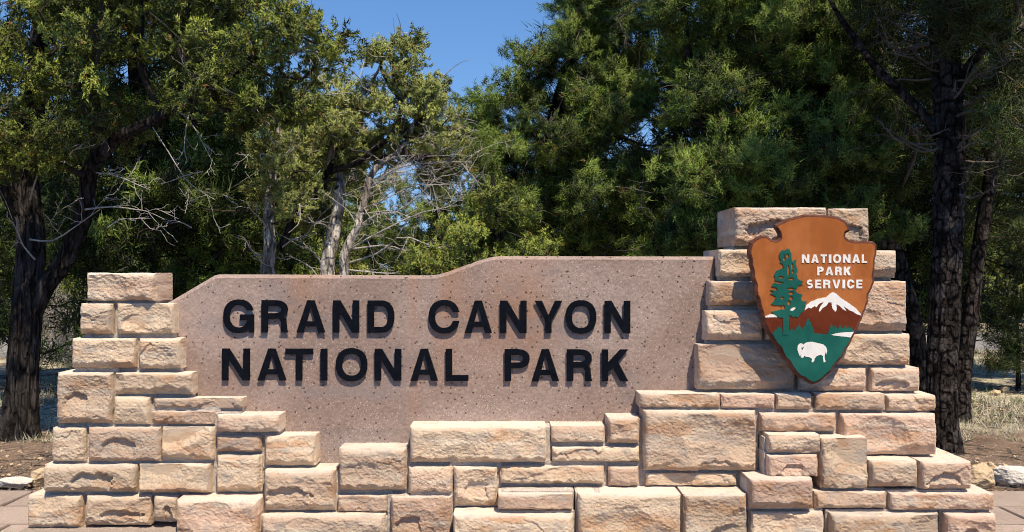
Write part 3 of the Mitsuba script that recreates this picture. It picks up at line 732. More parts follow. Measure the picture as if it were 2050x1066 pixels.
def foliage(tree, lobes, trunk_pts, r, kind, mat, density=1.0, twig_mat='mat_twig', limb_mat=None, limb_r=.022, bare=0, thin=1.0):
    K = KIND[kind]
    L = Leaves()
    twP, bareP = [], []
    # limbs grow outwards: each clump hangs on the nearest wood already there
    nodes = [np.asarray(trunk_pts, float)]
    tp = nodes[0]
    order = np.argsort([np.min(np.linalg.norm(tp - l[0], axis=1)) for l in lobes])
    NP = tp.copy(); cost0 = np.zeros(len(tp)); owner = np.full(len(tp), -1)
    polys, parent_of, load = [], [], []
    for oi in order:
        c = np.asarray(lobes[oi][0])
        dd = np.linalg.norm(NP - c, axis=1)
        cost = dd + .30 * cost0 + np.where(c[2] - NP[:, 2] < -.35 * dd, .5, 0) + r.uniform(0, .12, len(NP))
        i = int(np.argmin(cost))
        a = NP[i]; ln = dd[i]
        m1 = a * .67 + c * .33 + r.normal(size=3) * .09 * ln + [0, 0, -.05 * ln]
        m2 = a * .33 + c * .67 + r.normal(size=3) * .09 * ln + [0, 0, -.05 * ln]
        P = catmull([a, m1, m2, c], 8)
        polys.append(P); parent_of.append(owner[i]); load.append(1.0)
        NP = np.vstack([NP, P[3:]]); cost0 = np.concatenate([cost0, cost0[i] + ln * np.linspace(.4, 1, 5)]); owner = np.concatenate([owner, np.full(5, len(polys) - 1)])
    for j in range(len(polys) - 1, -1, -1):
        if parent_of[j] >= 0:
            load[parent_of[j]] += load[j]
    limbR = [np.linspace(min(limb_r * .42 * ld ** .48, .06), max(.004, min(limb_r * .42 * (ld - .6) ** .48, .05)), 8) for ld in load]
    for c, s, out in lobes:
        c = np.asarray(c)
        n = max(5, int(K['per'] * density * s * s / K['bunch'] * 4))
        d = unit(sphere_dirs(r, n) + np.asarray(out) * .35 + [0, 0, .25])
        keep = meshkit.noise(d * 2.1 + c * 5, 3) > .30
        d = d[keep]
        n = len(d)
        if n == 0:
            continue
        flat = np.array([1.12, 1.12, .78])
        ends = c + d * flat * s * (.55 + .50 * r.uniform(size=(n, 1)) ** .7)
        start = c + (ends - c) * .15 + r.normal(size=(n, 3)) * .02
        midp = (start + ends) / 2 + r.normal(size=(n, 3)) * .025 * s / .3 + [0, 0, -.02]
        twP.append(np.stack([start, midp, ends], 1)[::2])
        b = K['bunch']
        do = np.repeat(d, b, 0)
        td = unit(do * .8 + [0, 0, K['up'] * .7] + np.repeat(r.normal(size=(n, 3)) * .35, b, 0))
        back_ = np.tile(np.linspace(0, 1, b), n)[:, None]
        tc = np.repeat(ends, b, 0) - td * back_ * K['br'] * 3.0 + r.normal(size=(n * b, 3)) * K['br'] * .26
        ax = unit(td + r.normal(size=(n * b, 3)) * .38)
        tone = np.repeat(r.uniform(.25, .85) + r.normal(size=n) * .14, b)
        L.tufts(tc, ax, r, K['m'], K['length'], K['width'], K['spread'], tone, unit(do + .5 * np.asarray(out) + [0, 0, .3]))
        if bare:
            for _ in range(r.poisson(bare * .6)):
                st = c + r.normal(size=3) * s * .3
                dd = unit(r.normal(size=3) + [0, 0, .1]); ln = r.uniform(.2, .55)
                e1 = st + dd * ln * .5 + r.normal(size=3) * .05
                bareP.append(np.stack([st, e1, e1 + unit(dd + r.normal(size=3) * .5) * ln * .5]))
    L.add(tree, mat)
    part(tree, 'limbs', tubes(np.array(polys), np.array(limbR), 5), limb_mat or 'mat_limb', smooth=True)
    tw = np.concatenate(twP)
    ms = [tubes(tw, np.tile([.0042, .0034, .002], (len(tw), 1)) * thin, 3)]
    if bareP:
        bp = np.array([catmull(p, 6) for p in bareP])
        ms.append(tubes(bp, np.tile(np.linspace(.006, .002, 6), (len(bp), 1)), 4))
    part(tree, 'twigs', join(ms), twig_mat)
    labels[f'{tree}__limbs'] = {'label': 'branches inside the crown', 'kind': 'stuff'}
    labels[f'{tree}__twigs'] = {'label': 'fine twigs', 'kind': 'stuff'}


def trunk(tree, pts, radii, mat, n=60, sides=40, flutes=.10, seed=0, name='trunk', flare=True, label=None, freq=3.0, kink=0.0):
    P = catmull(pts, n)
    if kink:
        q = np.stack([P[:, 2] * 3.2, np.full(n, seed * 1.7), P[:, 0] * 2], 1)
        P = P + np.stack([meshkit.fbm(q + 10 * i, 3, seed + i) - .5 for i in range(3)], 1) * [kink, kink, kink * .3] * np.clip(np.arange(n) / 8, 0, 1)[:, None]
    R = np.interp(np.linspace(0, 1, n), np.linspace(0, 1, len(radii)), radii)
    if flare:
        R = R * (1 + .35 * np.exp(-np.clip(P[:, 2] - P[0, 2], 0, None) / .18))
    part(tree, name, tubes(P, R, sides, flutes, seed, freq), mat, smooth=True, label=label)
    return P


def dead_branch(r, p0, p1, sag, r0, depth=2, n=10, out=None):
    """A bare crooked branch with finer ones off it: lists of (points, radii)."""
    out = [] if out is None else out
    p0, p1 = np.asarray(p0, float), np.asarray(p1, float)
    ln = np.linalg.norm(p1 - p0)
    ctrl = [p0] + [p0 + (p1 - p0) * t + [0, 0, sag * ln * math.sin(math.pi * t)] + r.normal(size=3) * ln * .035 for t in (.3, .6, .82)] + [p1]
    P = catmull(ctrl, n)
    out.append((P, np.linspace(r0, max(.0022, r0 * .22), n)))
    if depth:
        for _ in range(int(2 + ln * r.uniform(2.5, 4.5))):
            i = r.integers(2, n - 1)
            t = unit(P[min(i + 1, n - 1)] - P[i - 1])
            d = unit(t * .7 + r.normal(size=3) * .6 + [0, 0, .08])
            l2 = ln * r.uniform(.18, .5)
            dead_branch(r, P[i], P[i] + d * l2, r.uniform(-.15, .15), max(.0022, r0 * .45 * (1 - i / n * .5)), depth - 1, n, out)
    return out


def add_branches(tree, lst, mat, name='bare_branches', label=None):
    k = part(tree, name, tubes(np.array([p for p, _ in lst]), np.array([q for _, q in lst]), 5), mat, smooth=True)
    labels[k] = {'label': label or 'bare twigs', 'kind': 'stuff'}


def mass(px, py, d, rx, ry, rz):
    """A leaf mass by its place in the photograph; radii: across and up in photo pixels at that distance, deep in metres."""
    return W(px, py, d), (rx * .90 * d / F, ry, rz * .88 * d / F)


# --- the juniper at the left with the forked trunk
r = np.random.default_rng(11)
t = thing('juniper_tree', 'large juniper at the left edge with a thick forked trunk and long limb', 'tree')
base = W(42, 872, 10.3); base[2] = -.08
P0 = trunk(t, [base, W(48, 760, 10.3), W(58, 600, 10.3), W(62, 480, 10.35), W(50, 340, 10.4), W(70, 180, 10.5), W(90, -40, 10.7), W(120, -260, 10.8)], [.165, .142, .134, .125, .118, .10, .08, .05], 'mat_bark_juniper', n=120, sides=72, flutes=.16, seed=3, freq=5.0)
P1 = trunk(t, [W(62, 640, 10.3), W(92, 575, 10.25), W(130, 520, 10.2), W(168, 430, 10.1), W(182, 340, 10.0), W(232, 280, 9.9), W(300, 245, 9.7), W(362, 212, 9.5), W(440, 168, 9.3), W(505, 118, 9.2), W(560, 45, 9.2), W(600, -20, 9.2)],
           [.085, .085, .08, .072, .066, .058, .052, .046, .038, .03, .022, .014], 'mat_bark_juniper', n=110, sides=36, flutes=.14, seed=5, name='limb', flare=False, freq=4.0)
P2 = trunk(t, [W(60, 470, 10.35), W(10, 380, 10.2), W(-60, 250, 10.0), W(-90, 100, 9.8)], [.08, .06, .05, .03], 'mat_bark_juniper', n=40, sides=24, seed=6, name='limb', flare=False)
ms = [mass(70, 60, 9.7, 190, .75, 150), mass(90, 220, 9.2, 130, .55, 95), mass(-60, 190, 9.6, 150, .8, 170), mass(250, 30, 9.6, 190, .8, 120), mass(330, -40, 9.8, 190, .8, 110),
      mass(470, 190, 9.1, 105, .45, 70), mass(560, 70, 9.1, 120, .5, 95), mass(610, 100, 9.1, 78, .4, 85), mass(400, 110, 9.4, 110, .5, 80), mass(30, 300, 9.4, 75, .4, 45), mass(200, 250, 10.6, 80, .5, 60),
      mass(150, -160, 10.4, 330, 1.4, 170), mass(440, -130, 9.8, 200, .8, 80), mass(330, -230, 12.4, 300, 1.4, 130), mass(40, -260, 12.8, 260, 1.3, 150), mass(360, -40, 13.2, 240, .9, 80), mass(120, -60, 13.2, 240, .9, 100), mass(480, -150, 12.0, 130, .9, 90), mass(545, 205, 9.0, 70, .35, 45)]  # the farther masses, mostly above view, are added to shade the second row
lo = lobes_in(ms, r, .235, .62)
foliage(t, lo, np.vstack([P0[40:], P1[30:], P2]), r, 'juniper', 'mat_leaf_juniper', 1.0, bare=1.3)
br = []
for a, b, rr in (((300, 247, 9.7), (430, 400, 9.3), .009), ((352, 218, 9.5), (430, 330, 9.2), .008), ((440, 170, 9.2), (540, 250, 9.0), .012), ((500, 110, 9.1), (640, 90, 9.0), .012), ((380, 220, 9.4), (370, 330, 9.3), .010),
                 ((60, 480, 10.2), (200, 420, 9.8), .016), ((70, 520, 10.2), (10, 430, 9.9), .014), ((170, 420, 10.0), (330, 440, 9.7), .016), ((182, 345, 10.0), (300, 380, 9.7), .012), ((60, 400, 10.2), (120, 300, 9.6), .016), ((420, 190, 9.3), (360, 110, 9.1), .010), ((540, 70, 9.1), (600, 40, 9.0), .012), ((110, 320, 9.8), (190, 290, 9.4), .012)):
    dead_branch(r, W(*a), W(*b), r.uniform(-.12, .1), rr * .65, 2, 9, br)
for k in range(7):
    a = W(r.uniform(150, 420), r.uniform(300, 470), r.uniform(9.6, 10.6))
    e = a + np.array([r.uniform(-.5, .8), r.uniform(-.3, .2), r.uniform(-.35, .15)])
    dead_branch(r, a, e, r.uniform(-.2, .1), r.uniform(.005, .009), 2, 9, br)
add_branches(t, br, 'mat_twig_bleached', label='bare grey dead branches')

# --- the bleached juniper in the middle
r = np.random.default_rng(12)
t = thing('juniper_tree', 'pale juniper with twisted bleached trunks and fans of dead branches', 'tree')
b0 = W(540, 800, 12.2); b0[2] = -.05
T0 = trunk(t, [b0, W(545, 640, 12.2), W(541, 540, 12.2), W(543, 470, 12.2), W(538, 400, 12.3), W(548, 330, 12.3), W(560, 250, 12.4), W(575, 170, 12.4)], [.10, .09, .078, .07, .055, .045, .033, .015], 'mat_bark_bleached', n=90, sides=36, kink=.16, flutes=.23, seed=21)
b1 = W(640, 800, 12.0); b1[2] = -.05
T1 = trunk(t, [b1, W(642, 640, 12.0), W(652, 545, 12.0), W(668, 470, 12.0), W(684, 410, 12.0), W(676, 350, 12.0), W(664, 330, 12.0), W(672, 280, 12.0), W(690, 235, 12.0), W(740, 170, 12.1), W(775, 95, 12.2)], [.112, .098, .084, .074, .060, .048, .040, .034, .027, .018, .010], 'mat_bark_bleached', n=100, sides=36, kink=.16, flutes=.23, seed=22)
b2 = W(655, 800, 11.7); b2[2] = -.05
T2 = trunk(t, [b2, W(668, 650, 11.7), W(686, 548, 11.7), W(712, 460, 11.7), W(738, 372, 11.7), W(765, 325, 11.7), W(800, 300, 11.7), W(830, 250, 11.8), W(845, 200, 11.9)], [.076, .065, .053, .042, .035, .030, .024, .017, .008], 'mat_bark_bleached', n=90, sides=30, kink=.16, flutes=.22, seed=23)
T3 = trunk(t, [W(560, 500, 12.1), W(600, 440, 12.0), W(640, 390, 11.9), W(660, 340, 11.9), W(680, 300, 11.8)], [.045, .042, .036, .03, .022], 'mat_bark_juniper', n=50, sides=24, kink=.16, flutes=.22, seed=24, name='limb', flare=False)
T4 = trunk(t, [W(660, 345, 11.9), W(720, 320, 11.8), W(780, 270, 11.8), W(800, 215, 11.9), W(770, 140, 12.0)], [.036, .032, .028, .022, .010], 'mat_bark_juniper', n=50, sides=24, kink=.16, flutes=.22, seed=25, name='limb', flare=False)
ms = [mass(785, 100, 12.1, 58, .42, 55), mass(715, 195, 12.1, 62, .4, 36), mass(835, 215, 12.0, 80, .45, 70), mass(880, 235, 12.2, 55, .4, 60), mass(640, 200, 12.6, 80, .5, 60), mass(600, 270, 12.4, 95, .6, 75), mass(560, 350, 12.6, 75, .55, 70), mass(680, 290, 12.4, 90, .6, 55),
      mass(790, 300, 12.7, 100, .6, 70), mass(870, 320, 12.9, 80, .6, 70), mass(600, 400, 13.2, 90, .5, 60)]
ms += [mass(555, 335, 11.6, 85, .40, 70), mass(640, 275, 11.6, 80, .38, 55), mass(700, 235, 11.6, 60, .34, 55), mass(765, 165, 11.7, 62, .38, 60), mass(805, 235, 11.6, 62, .34, 50), mass(868, 250, 11.6, 62, .34, 62),
       mass(800, 95, 11.8, 46, .34, 52), mass(850, 185, 11.8, 42, .3, 40), mass(600, 390, 11.6, 60, .3, 45), mass(690, 320, 12.3, 70, .4, 50), mass(905, 320, 11.9, 45, .3, 55)]
lo = lobes_in(ms, r, .175, .62)
foliage(t, lo, np.vstack([T0[40:], T1[45:], T2[45:], T4]), r, 'juniper', 'mat_leaf_juniper_pale', .95, twig_mat='mat_twig_bleached', bare=1.2)
br = []
for a, b, rr in (((740, 365, 11.7), (945, 325, 11.3), .020), ((735, 380, 11.7), (860, 340, 11.4), .017), ((705, 480, 11.7), (800, 420, 11.5), .026), ((800, 420, 11.5), (930, 335, 11.3), .013), ((700, 500, 11.7), (915, 410, 11.2), .018), ((690, 530, 11.7), (920, 485, 11.1), .018), ((700, 500, 11.7), (905, 500, 11.3), .016),
                 ((690, 540, 11.7), (850, 545, 11.3), .016), ((650, 540, 12.0), (560, 470, 11.6), .016), ((670, 470, 12.0), (600, 430, 11.7), .016), ((684, 410, 12.0), (560, 385, 11.6), .014), ((545, 470, 12.2), (480, 400, 11.9), .018), ((541, 520, 12.2), (470, 470, 11.9), .016), ((543, 540, 12.2), (505, 500, 11.9), .016), ((640, 560, 11.9), (560, 520, 11.6), .014),
                 ((560, 500, 12.1), (650, 440, 11.8), .014), ((760, 330, 11.7), (870, 290, 11.4), .013), ((765, 325, 11.7), (700, 300, 11.5), .012), ((715, 450, 11.7), (640, 380, 11.4), .012), ((720, 430, 11.7), (850, 430, 11.3), .014), ((725, 420, 11.7), (890, 370, 11.3), .013), ((700, 210, 12.0), (620, 110, 11.8), .014), ((690, 240, 12.0), (640, 150, 11.8), .012), ((575, 300, 12.3), (470, 330, 12.0), .013)):
    dead_branch(r, W(*a), W(*b), r.uniform(-.05, .16), rr * .72, 2, 10, br)
for k in range(16):
    a = T2[r.integers(32, 62)] if k % 3 else T1[r.integers(35, 60)]
    e = a + np.array([r.uniform(.15, 1.35), r.uniform(-.6, .2), r.uniform(-.35, .4)])
    dead_branch(r, a, e, r.uniform(-.05, .2), r.uniform(.004, .007), 2, 10, br)
add_branches(t, br, 'mat_twig_bleached', label='fans of bare bleached dead branches')

# --- pinyon right of the sky gap
r = np.random.default_rng(13)
t = thing('pinyon_tree', 'pinyon pine right of the sky gap, its crown sloping down to the left', 'tree')
b0 = W(1130, 830, 13.2); b0[2] = -.05
T0 = trunk(t, [b0, W(1120, 620, 13.2), W(1110, 480, 13.2), W(1095, 350, 13.2), W(1120, 200, 13.2), W(1170, 40, 13.2), W(1200, -150, 13.3)], [.15, .13, .115, .10, .085, .06, .03], 'mat_bark_pine', n=70, sides=30, seed=31)
ms = [mass(1060, 130, 12.8, 65, .5, 60), mass(1010, 190, 12.7, 60, .45, 60), mass(960, 260, 12.7, 65, .5, 70), mass(1010, 330, 12.5, 95, .6, 90), mass(1120, 250, 12.6, 110, .7, 130), mass(1170, 110, 12.9, 95, .7, 110), mass(1185, 0, 13.0, 70, .5, 50), mass(1220, 30, 13.2, 120, .8, 110), mass(1240, 250, 12.8, 100, .7, 130),
      mass(1200, 400, 12.6, 120, .7, 100), mass(1090, 410, 12.5, 90, .6, 80), mass(1230, -140, 13.4, 170, 1.1, 130), mass(985, 420, 13.0, 70, .5, 90), mass(1150, 490, 13.2, 120, .6, 60)]
lo = lobes_in(ms, r, .22, .85)
foliage(t, lo, T0[20:], r, 'pinyon', 'mat_leaf_pinyon', .95, bare=.9)
br = []
for k in range(26):
    i = r.integers(12, 55)
    e = T0[i] + np.array([r.uniform(-.3, .9), r.uniform(-1.2, -.4), r.uniform(-.3, .3)])
    dead_branch(r, T0[i], e, r.uniform(-.1, .12), .016, 2, 9, br)
add_branches(t, br, 'mat_twig', label='bare grey inner branches')

# --- the big pinyon behind the pier
r = np.random.default_rng(14)
t = thing('pinyon_tree', 'big dense green pinyon pine filling the view above and behind the arrowhead sign', 'tree')
b0 = W(1852, 800, 11.6); b0[2] = -.05
T0 = trunk(t, [b0, W(1838, 700, 11.6), W(1818, 600, 11.5), W(1780, 480, 11.5), W(1700, 330, 11.5), W(1650, 180, 11.5), W(1610, 0, 11.5), W(1590, -250, 11.5)], [.11, .10, .095, .095, .09, .08, .06, .03], 'mat_bark_pine', n=80, sides=30, seed=41)
T1 = trunk(t, [W(1780, 490, 11.5), W(1640, 470, 11.5), W(1500, 400, 11.5), W(1420, 280, 11.5), W(1380, 120, 11.6), W(1360, -80, 11.7)], [.08, .075, .07, .06, .05, .02], 'mat_bark_pine', n=60, sides=24, seed=42, name='limb', flare=False)
ms = [mass(1390, 60, 11.4, 120, .7, 100), mass(1560, 60, 11.2, 150, .8, 110), mass(1600, 190, 10.9, 130, .7, 90), mass(1450, 200, 11.0, 120, .7, 90), mass(1650, 290, 10.8, 120, .7, 90), mass(1500, 330, 10.7, 140, .7, 90), mass(1360, 380, 10.8, 110, .6, 90), mass(1310, 470, 10.9, 70, .5, 60),
      mass(1440, 450, 10.9, 120, .6, 70), mass(1600, 410, 10.8, 150, .7, 60), mass(1720, 340, 10.9, 75, .5, 55), mass(1760, 450, 10.9, 70, .4, 40), mass(1480, -120, 11.6, 230, 1.2, 120), mass(1640, -60, 11.5, 130, .8, 90), mass(1690, 180, 11.5, 60, .5, 70), mass(1560, 470, 11.2, 120, .6, 60), mass(1400, -330, 13.0, 260, 1.3, 130), mass(1720, -300, 13.0, 260, 1.3, 130), mass(1950, -180, 12.0, 260, 1.2, 170), mass(2120, -330, 12.0, 240, 1.2, 200), mass(1800, -60, 12.6, 120, .8, 90)]  # the high masses at the end are added above view to shade trees behind
lo = lobes_in(ms, r, .225, .72)
foliage(t, lo, np.vstack([T0[35:], T1[15:]]), r, 'pinyon', 'mat_leaf_pinyon', 1.0, bare=.9)

# --- the straight pine at the right
r = np.random.default_rng(15)
t = thing('pine_tree', 'tall pine with a straight dark plated trunk behind the right end of the wall', 'tree')
b0 = W(1888, 905, 9.5); b0[2] = -.06
T0 = trunk(t, [b0, W(1884, 780, 9.5), W(1890, 620, 9.5), W(1898, 480, 9.5), W(1903, 300, 9.55), W(1895, 120, 9.6), W(1880, -60, 9.6), W(1870, -400, 9.7), W(1870, -800, 9.7)], [.138, .132, .128, .132, .13, .125, .115, .09, .03], 'mat_bark_pine', n=180, sides=80, flutes=.12, seed=51, freq=6.0)
T1 = trunk(t, [W(1902, 310, 9.55), W(1840, 220, 9.6), W(1760, 140, 9.6), W(1700, 60, 9.6), W(1650, -20, 9.6)], [.05, .045, .04, .03, .012], 'mat_bark_pine', n=40, sides=20, seed=52, name='limb', flare=False)
T2 = trunk(t, [W(1898, 200, 9.6), W(1960, 110, 9.3), W(2040, 60, 9.1), W(2120, 40, 9.0)], [.045, .04, .03, .012], 'mat_bark_pine', n=40, sides=20, seed=53, name='limb', flare=False)
ms = [mass(1780, 60, 10.4, 110, .9, 100), mass(1960, 40, 10.3, 130, 1.0, 110), mass(1870, 180, 10.6, 120, .8, 90), mass(2030, 250, 9.2, 90, .5, 75), mass(1990, 20, 9.0, 100, .5, 60), mass(1800, -160, 9.8, 260, 1.5, 170), mass(2060, -100, 9.8, 200, 1.2, 170), mass(1790, 290, 11.6, 80, .6, 90), mass(2070, 140, 9.6, 110, .8, 100), mass(1900, -330, 8.3, 250, 1.0, 150), mass(2010, -120, 8.6, 120, .6, 80)]  # the last two masses, above view, are added to shade the trunk
lo = lobes_in(ms, r, .26, .40) + lobes_in([mass(2010, -90, 8.4, 150, .5, 80), mass(1985, -250, 8.4, 180, .6, 110), mass(1985, -450, 8.5, 190, .7, 130), mass(1930, 20, 8.9, 60, .4, 60)], r, .27, .62)  # second list: overhead foliage, mostly unseen, added to keep the trunk in shade
foliage(t, lo, np.vstack([T0[90:], T1, T2]), r, 'pine', 'mat_leaf_pine_shade', 1.0, bare=1.6, limb_mat='mat_twig')
br = []
for k in range(34):
    i = r.integers(80, 130)
    e = T0[i] + np.array([r.uniform(-.8, .8), r.uniform(-.9, .3), r.uniform(-.1, .4)])
    dead_branch(r, T0[i], e, r.uniform(-.15, .1), .013, 2, 9, br)
add_branches(t, br, 'mat_twig', label='bare grey lower branches')

t = thing('pine_tree', 'slender dark pine trunk leaning right, just right of the tall straight pine', 'tree')
r = np.random.default_rng(16)
b0 = W(1922, 850, 11.4); b0[2] = -.06
T0 = trunk(t, [b0, W(1930, 740, 11.4), W(1944, 620, 11.4), W(1962, 480, 11.4), W(1985, 340, 11.4), W(2010, 150, 11.4), W(2030, -100, 11.4), W(2040, -400, 11.4)], [.085, .08, .078, .075, .07, .06, .05, .02], 'mat_bark_pine', n=90, sides=36, flutes=.12, seed=61)
ms = [mass(2010, 420, 12.0, 90, .7, 70), mass(2050, 330, 11.7, 90, .7, 70), mass(1990, 160, 12.2, 110, .9, 90), mass(2030, -80, 11.8, 170, 1.2, 140), mass(1955, 330, 12.4, 70, .6, 60)]
foliage(t, lobes_in(ms, r, .25, .42), T0[35:], r, 'pine', 'mat_leaf_pine_shade', 1.0, bare=1.0)

# --- young juniper close behind the panel
r = np.random.default_rng(17)
t = thing('juniper_tree', 'bright yellow-green young juniper just behind the raised middle of the sign panel', 'tree')
b0 = W(990, 850, 10.0); b0[2] = -.05
T0 = trunk(t, [b0, W(990, 700, 10.0), W(985, 560, 10.0), W(1000, 450, 10.0), W(985, 350, 10.0)], [.06, .05, .045, .035, .015], 'mat_bark_juniper', n=40, sides=20, seed=71)
ms = [mass(990, 400, 10.0, 55, .35, 60), mass(1010, 470, 9.9, 75, .4, 55), mass(930, 480, 9.9, 60, .4, 40), mass(890, 525, 9.7, 75, .4, 30), mass(1000, 540, 9.8, 110, .5, 50), mass(1060, 500, 10.1, 50, .35, 50), mass(860, 570, 9.8, 70, .4, 40)]
foliage(t, lobes_in(ms, r, .16, .75), T0[8:], r, 'juniper', 'mat_leaf_juniper', 1.15, bare=.5)

# --- sapling at the right
r = np.random.default_rng(18)
t = thing('pine_sapling', 'small dark pine sapling standing on the grass near the right edge', 'tree')
b0 = W(2038, 775, 14.5); b0[2] = -.05
T0 = trunk(t, [b0, W(2038, 700, 14.5), W(2036, 640, 14.5), W(2036, 575, 14.5)], [.03, .025, .018, .008], 'mat_bark_pine', n=24, sides=12, seed=81, flutes=0.05)
ms = [mass(2025, 690, 14.4, 60, .4, 22), mass(2045, 640, 14.5, 50, .4, 22), mass(2030, 600, 14.5, 35, .3, 22), mass(2000, 720, 14.3, 35, .3, 14), mass(2065, 700, 14.5, 45, .3, 20)]
foliage(t, lobes_in(ms, r, .17, .5), T0[6:], r, 'pine', 'mat_leaf_pine_shade', .9)

# --- woodland behind: a few kinds of tree, each built once and repeated


def proto(seed, kind, mat, h, w, lowest, bark_mat, dens, size):
    r = np.random.default_rng(seed)
    t = f'proto_{seed}'
    lean = r.normal(size=2) * .25
    T0 = trunk(t, [(0, 0, -.1), (lean[0] * .3, lean[1] * .3, h * .35), (lean[0] * .8, lean[1] * .8, h * .7), (lean[0], lean[1], h * .97)], [.16, .13, .08, .02], bark_mat, n=30, sides=12, seed=seed, flutes=.08)
    ms = []
    for k in range(15):
        z = lowest + (h - lowest) * (k + .5) / 15
        rr = w * (math.sin(math.pi * min(1, (z - lowest) / (h - lowest) * .72 + .25)) ** .8) * r.uniform(.7, 1.1)
        a = r.uniform(0, 2 * math.pi)
        ms.append(((math.cos(a) * rr * .5, math.sin(a) * rr * .5, z), (rr * .75, rr * .75, max(.45, h / 11))))
    big = dict(KIND[kind])
    KIND['far'] = {**big, 'width': big['width'] * 2.0, 'length': big['length'] * 1.5, 'per': big['per'] * .40, 'm': 8, 'br': big['br'] * 1.3}
    foliage(t, lobes_in(ms, r, size, .34), T0[6:], r, 'far', mat, dens, bare=.6, thin=1.6)
    return t


PROTO = [proto(201, 'juniper', 'mat_leaf_juniper', 5.6, 1.9, .6, 'mat_bark_juniper', .9, .33), proto(202, 'pinyon', 'mat_leaf_pinyon', 6.8, 2.1, .9, 'mat_bark_pine', .9, .34),
         proto(203, 'pinyon', 'mat_leaf_pinyon', 5.2, 1.8, .4, 'mat_bark_pine', .9, .32), proto(204, 'juniper', 'mat_leaf_juniper_pale', 5.0, 1.9, .5, 'mat_bark_bleached', .85, .32),
         proto(205, 'pine', 'mat_leaf_pine_shade', 7.6, 2.1, .8, 'mat_bark_pine', 1.5, .36)]  # dark pine set behind so its needle colour stands in for shade
protos = {p: {k[len(p):]: scene.pop(k) for k in [k for k in scene if k.startswith(p + '__')]} for p in PROTO}
for k in [k for k in labels if k.startswith('proto_')]:
    del labels[k]


def plant(p, x, y, s, rot, name, label, group):
    t = thing(name, label, 'tree', group)
    M = T().translate([x, y, -.05 + .012 * max(0, y - 30)]).rotate([0, 0, 1], rot).scale([s, s, s * 1.0])
    for k, d in protos[p].items():
        scene[t + k] = {**d, 'to_world': M}
        if k in ('__limbs', '__twigs'):
            labels[t + k] = {'label': 'branches inside the crown' if k == '__limbs' else 'fine twigs', 'kind': 'stuff'}


r = np.random.default_rng(19)
NEAR = [(300, 14.5, 1.05, 4, 'shade-coloured pine behind the forked limb of the left juniper'), (420, 15.5, 1.2, 2, 'dark pinyon above the left stone pier, behind the grey dead twigs'),
        (430, 19.5, 1.05, 4, 'shade-coloured pine above the left half of the panel, farther back'), (-250, 14.0, 1.05, 4, 'shade-coloured pine at the left edge behind the thick trunk'), (420, 18.0, .80, 1, 'dark pinyon behind the leftmost bleached trunk'),
        (1010, 17.5, .72, 2, 'low pinyon behind the bright young juniper'), (1110, 15.8, .58, 1, 'dark pinyon above the raised middle of the panel'), (1410, 15.5, 1.15, 4, 'shade-coloured pine left of the big dense pinyon'),
        (1480, 15.0, 1.3, 2, 'dark pinyon just left of the arrowhead pier, behind the big pinyon'), (1640, 16.5, 1.2, 4, 'shade-coloured pine hidden behind the arrowhead sign and the big pinyon'), (1760, 15.5, 1.15, 4, 'shade-coloured pine between the arrowhead sign and the tall pine'),
        (660, 19.0, .95, 3, 'pale juniper seen between the bleached trunks'), (870, 18.5, .74, 2, 'low pinyon behind the fan of dead branches'), (2290, 14.5, 1.1, 4, 'shade-coloured pine at the right edge behind the leaning trunk')]
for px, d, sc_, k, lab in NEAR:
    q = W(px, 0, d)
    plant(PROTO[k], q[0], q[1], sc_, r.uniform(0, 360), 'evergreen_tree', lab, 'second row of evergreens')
for row, d0, step in ((0, 27.5, 2.3), (1, 34, 2.9), (2, 43, 3.6), (3, 55, 4.6)):
    xs = np.arange(-.74 * d0 - 2, .74 * d0 + 2, step)
    for x in xs:
        px = 1025 + x / d0 * F
        k = int(r.integers(0, 4))
        s = r.uniform(.75, 1.15) * (1 + row * .07)
        if 640 < px < 1120:
            s *= .72
        plant(PROTO[k], x + r.uniform(-.7, .7), d0 - CAM_D + r.uniform(-1.2, 1.8), s, r.uniform(0, 360), 'far_evergreen_tree', ('rounded juniper', 'tall pinyon', 'short pinyon', 'pale juniper')[k] + ' in the woodland beyond the road', ('rounded junipers', 'tall pinyons', 'short pinyons', 'pale junipers')[k] + ' beyond the road')

# --- dry bush at the left, beyond the trunk
r = np.random.default_rng(20)
t = thing('dry_bush', 'leafless grey bush standing by the road between the left trunk and the wall', 'bush')
c = W(120, 690, 19.0); c[2] = -.05
br = []
for k in range(70):
    e = c + np.array([r.normal() * .75, r.normal() * .5, r.uniform(.5, 1.35)])
    dead_branch(r, c + r.normal(size=3) * [.25, .2, .02], e, r.uniform(-.1, .1), .012, 2, 7, br)
add_branches(t, br, 'mat_twig_bleached', 'branches')


# ------------------------------------------------------------------ rocks, grass, litter
def rock_col(c0, c1):
    return proc(lambda p, n, uv: mix(c0, c1, fbm(p.x * 8, p.y * 8, p.z * 14, 4)) * (.8 + .4 * noise(p.x * 110, p.y * 110, p.z * 110)))


scene['mat_rock_white'] = bumped(rock_col((.42, .40, .37), (.72, .69, .64)), .9, proc(lambda p, n, uv: fbm(p.x * 30, p.y * 30, p.z * 40, 4), 2e-3), .02, .2)
scene['mat_rock_tan'] = bumped(rock_col((.42, .31, .19), (.62, .50, .35)), .9, proc(lambda p, n, uv: fbm(p.x * 30, p.y * 30, p.z * 40, 4), 2e-3), .02, .2)


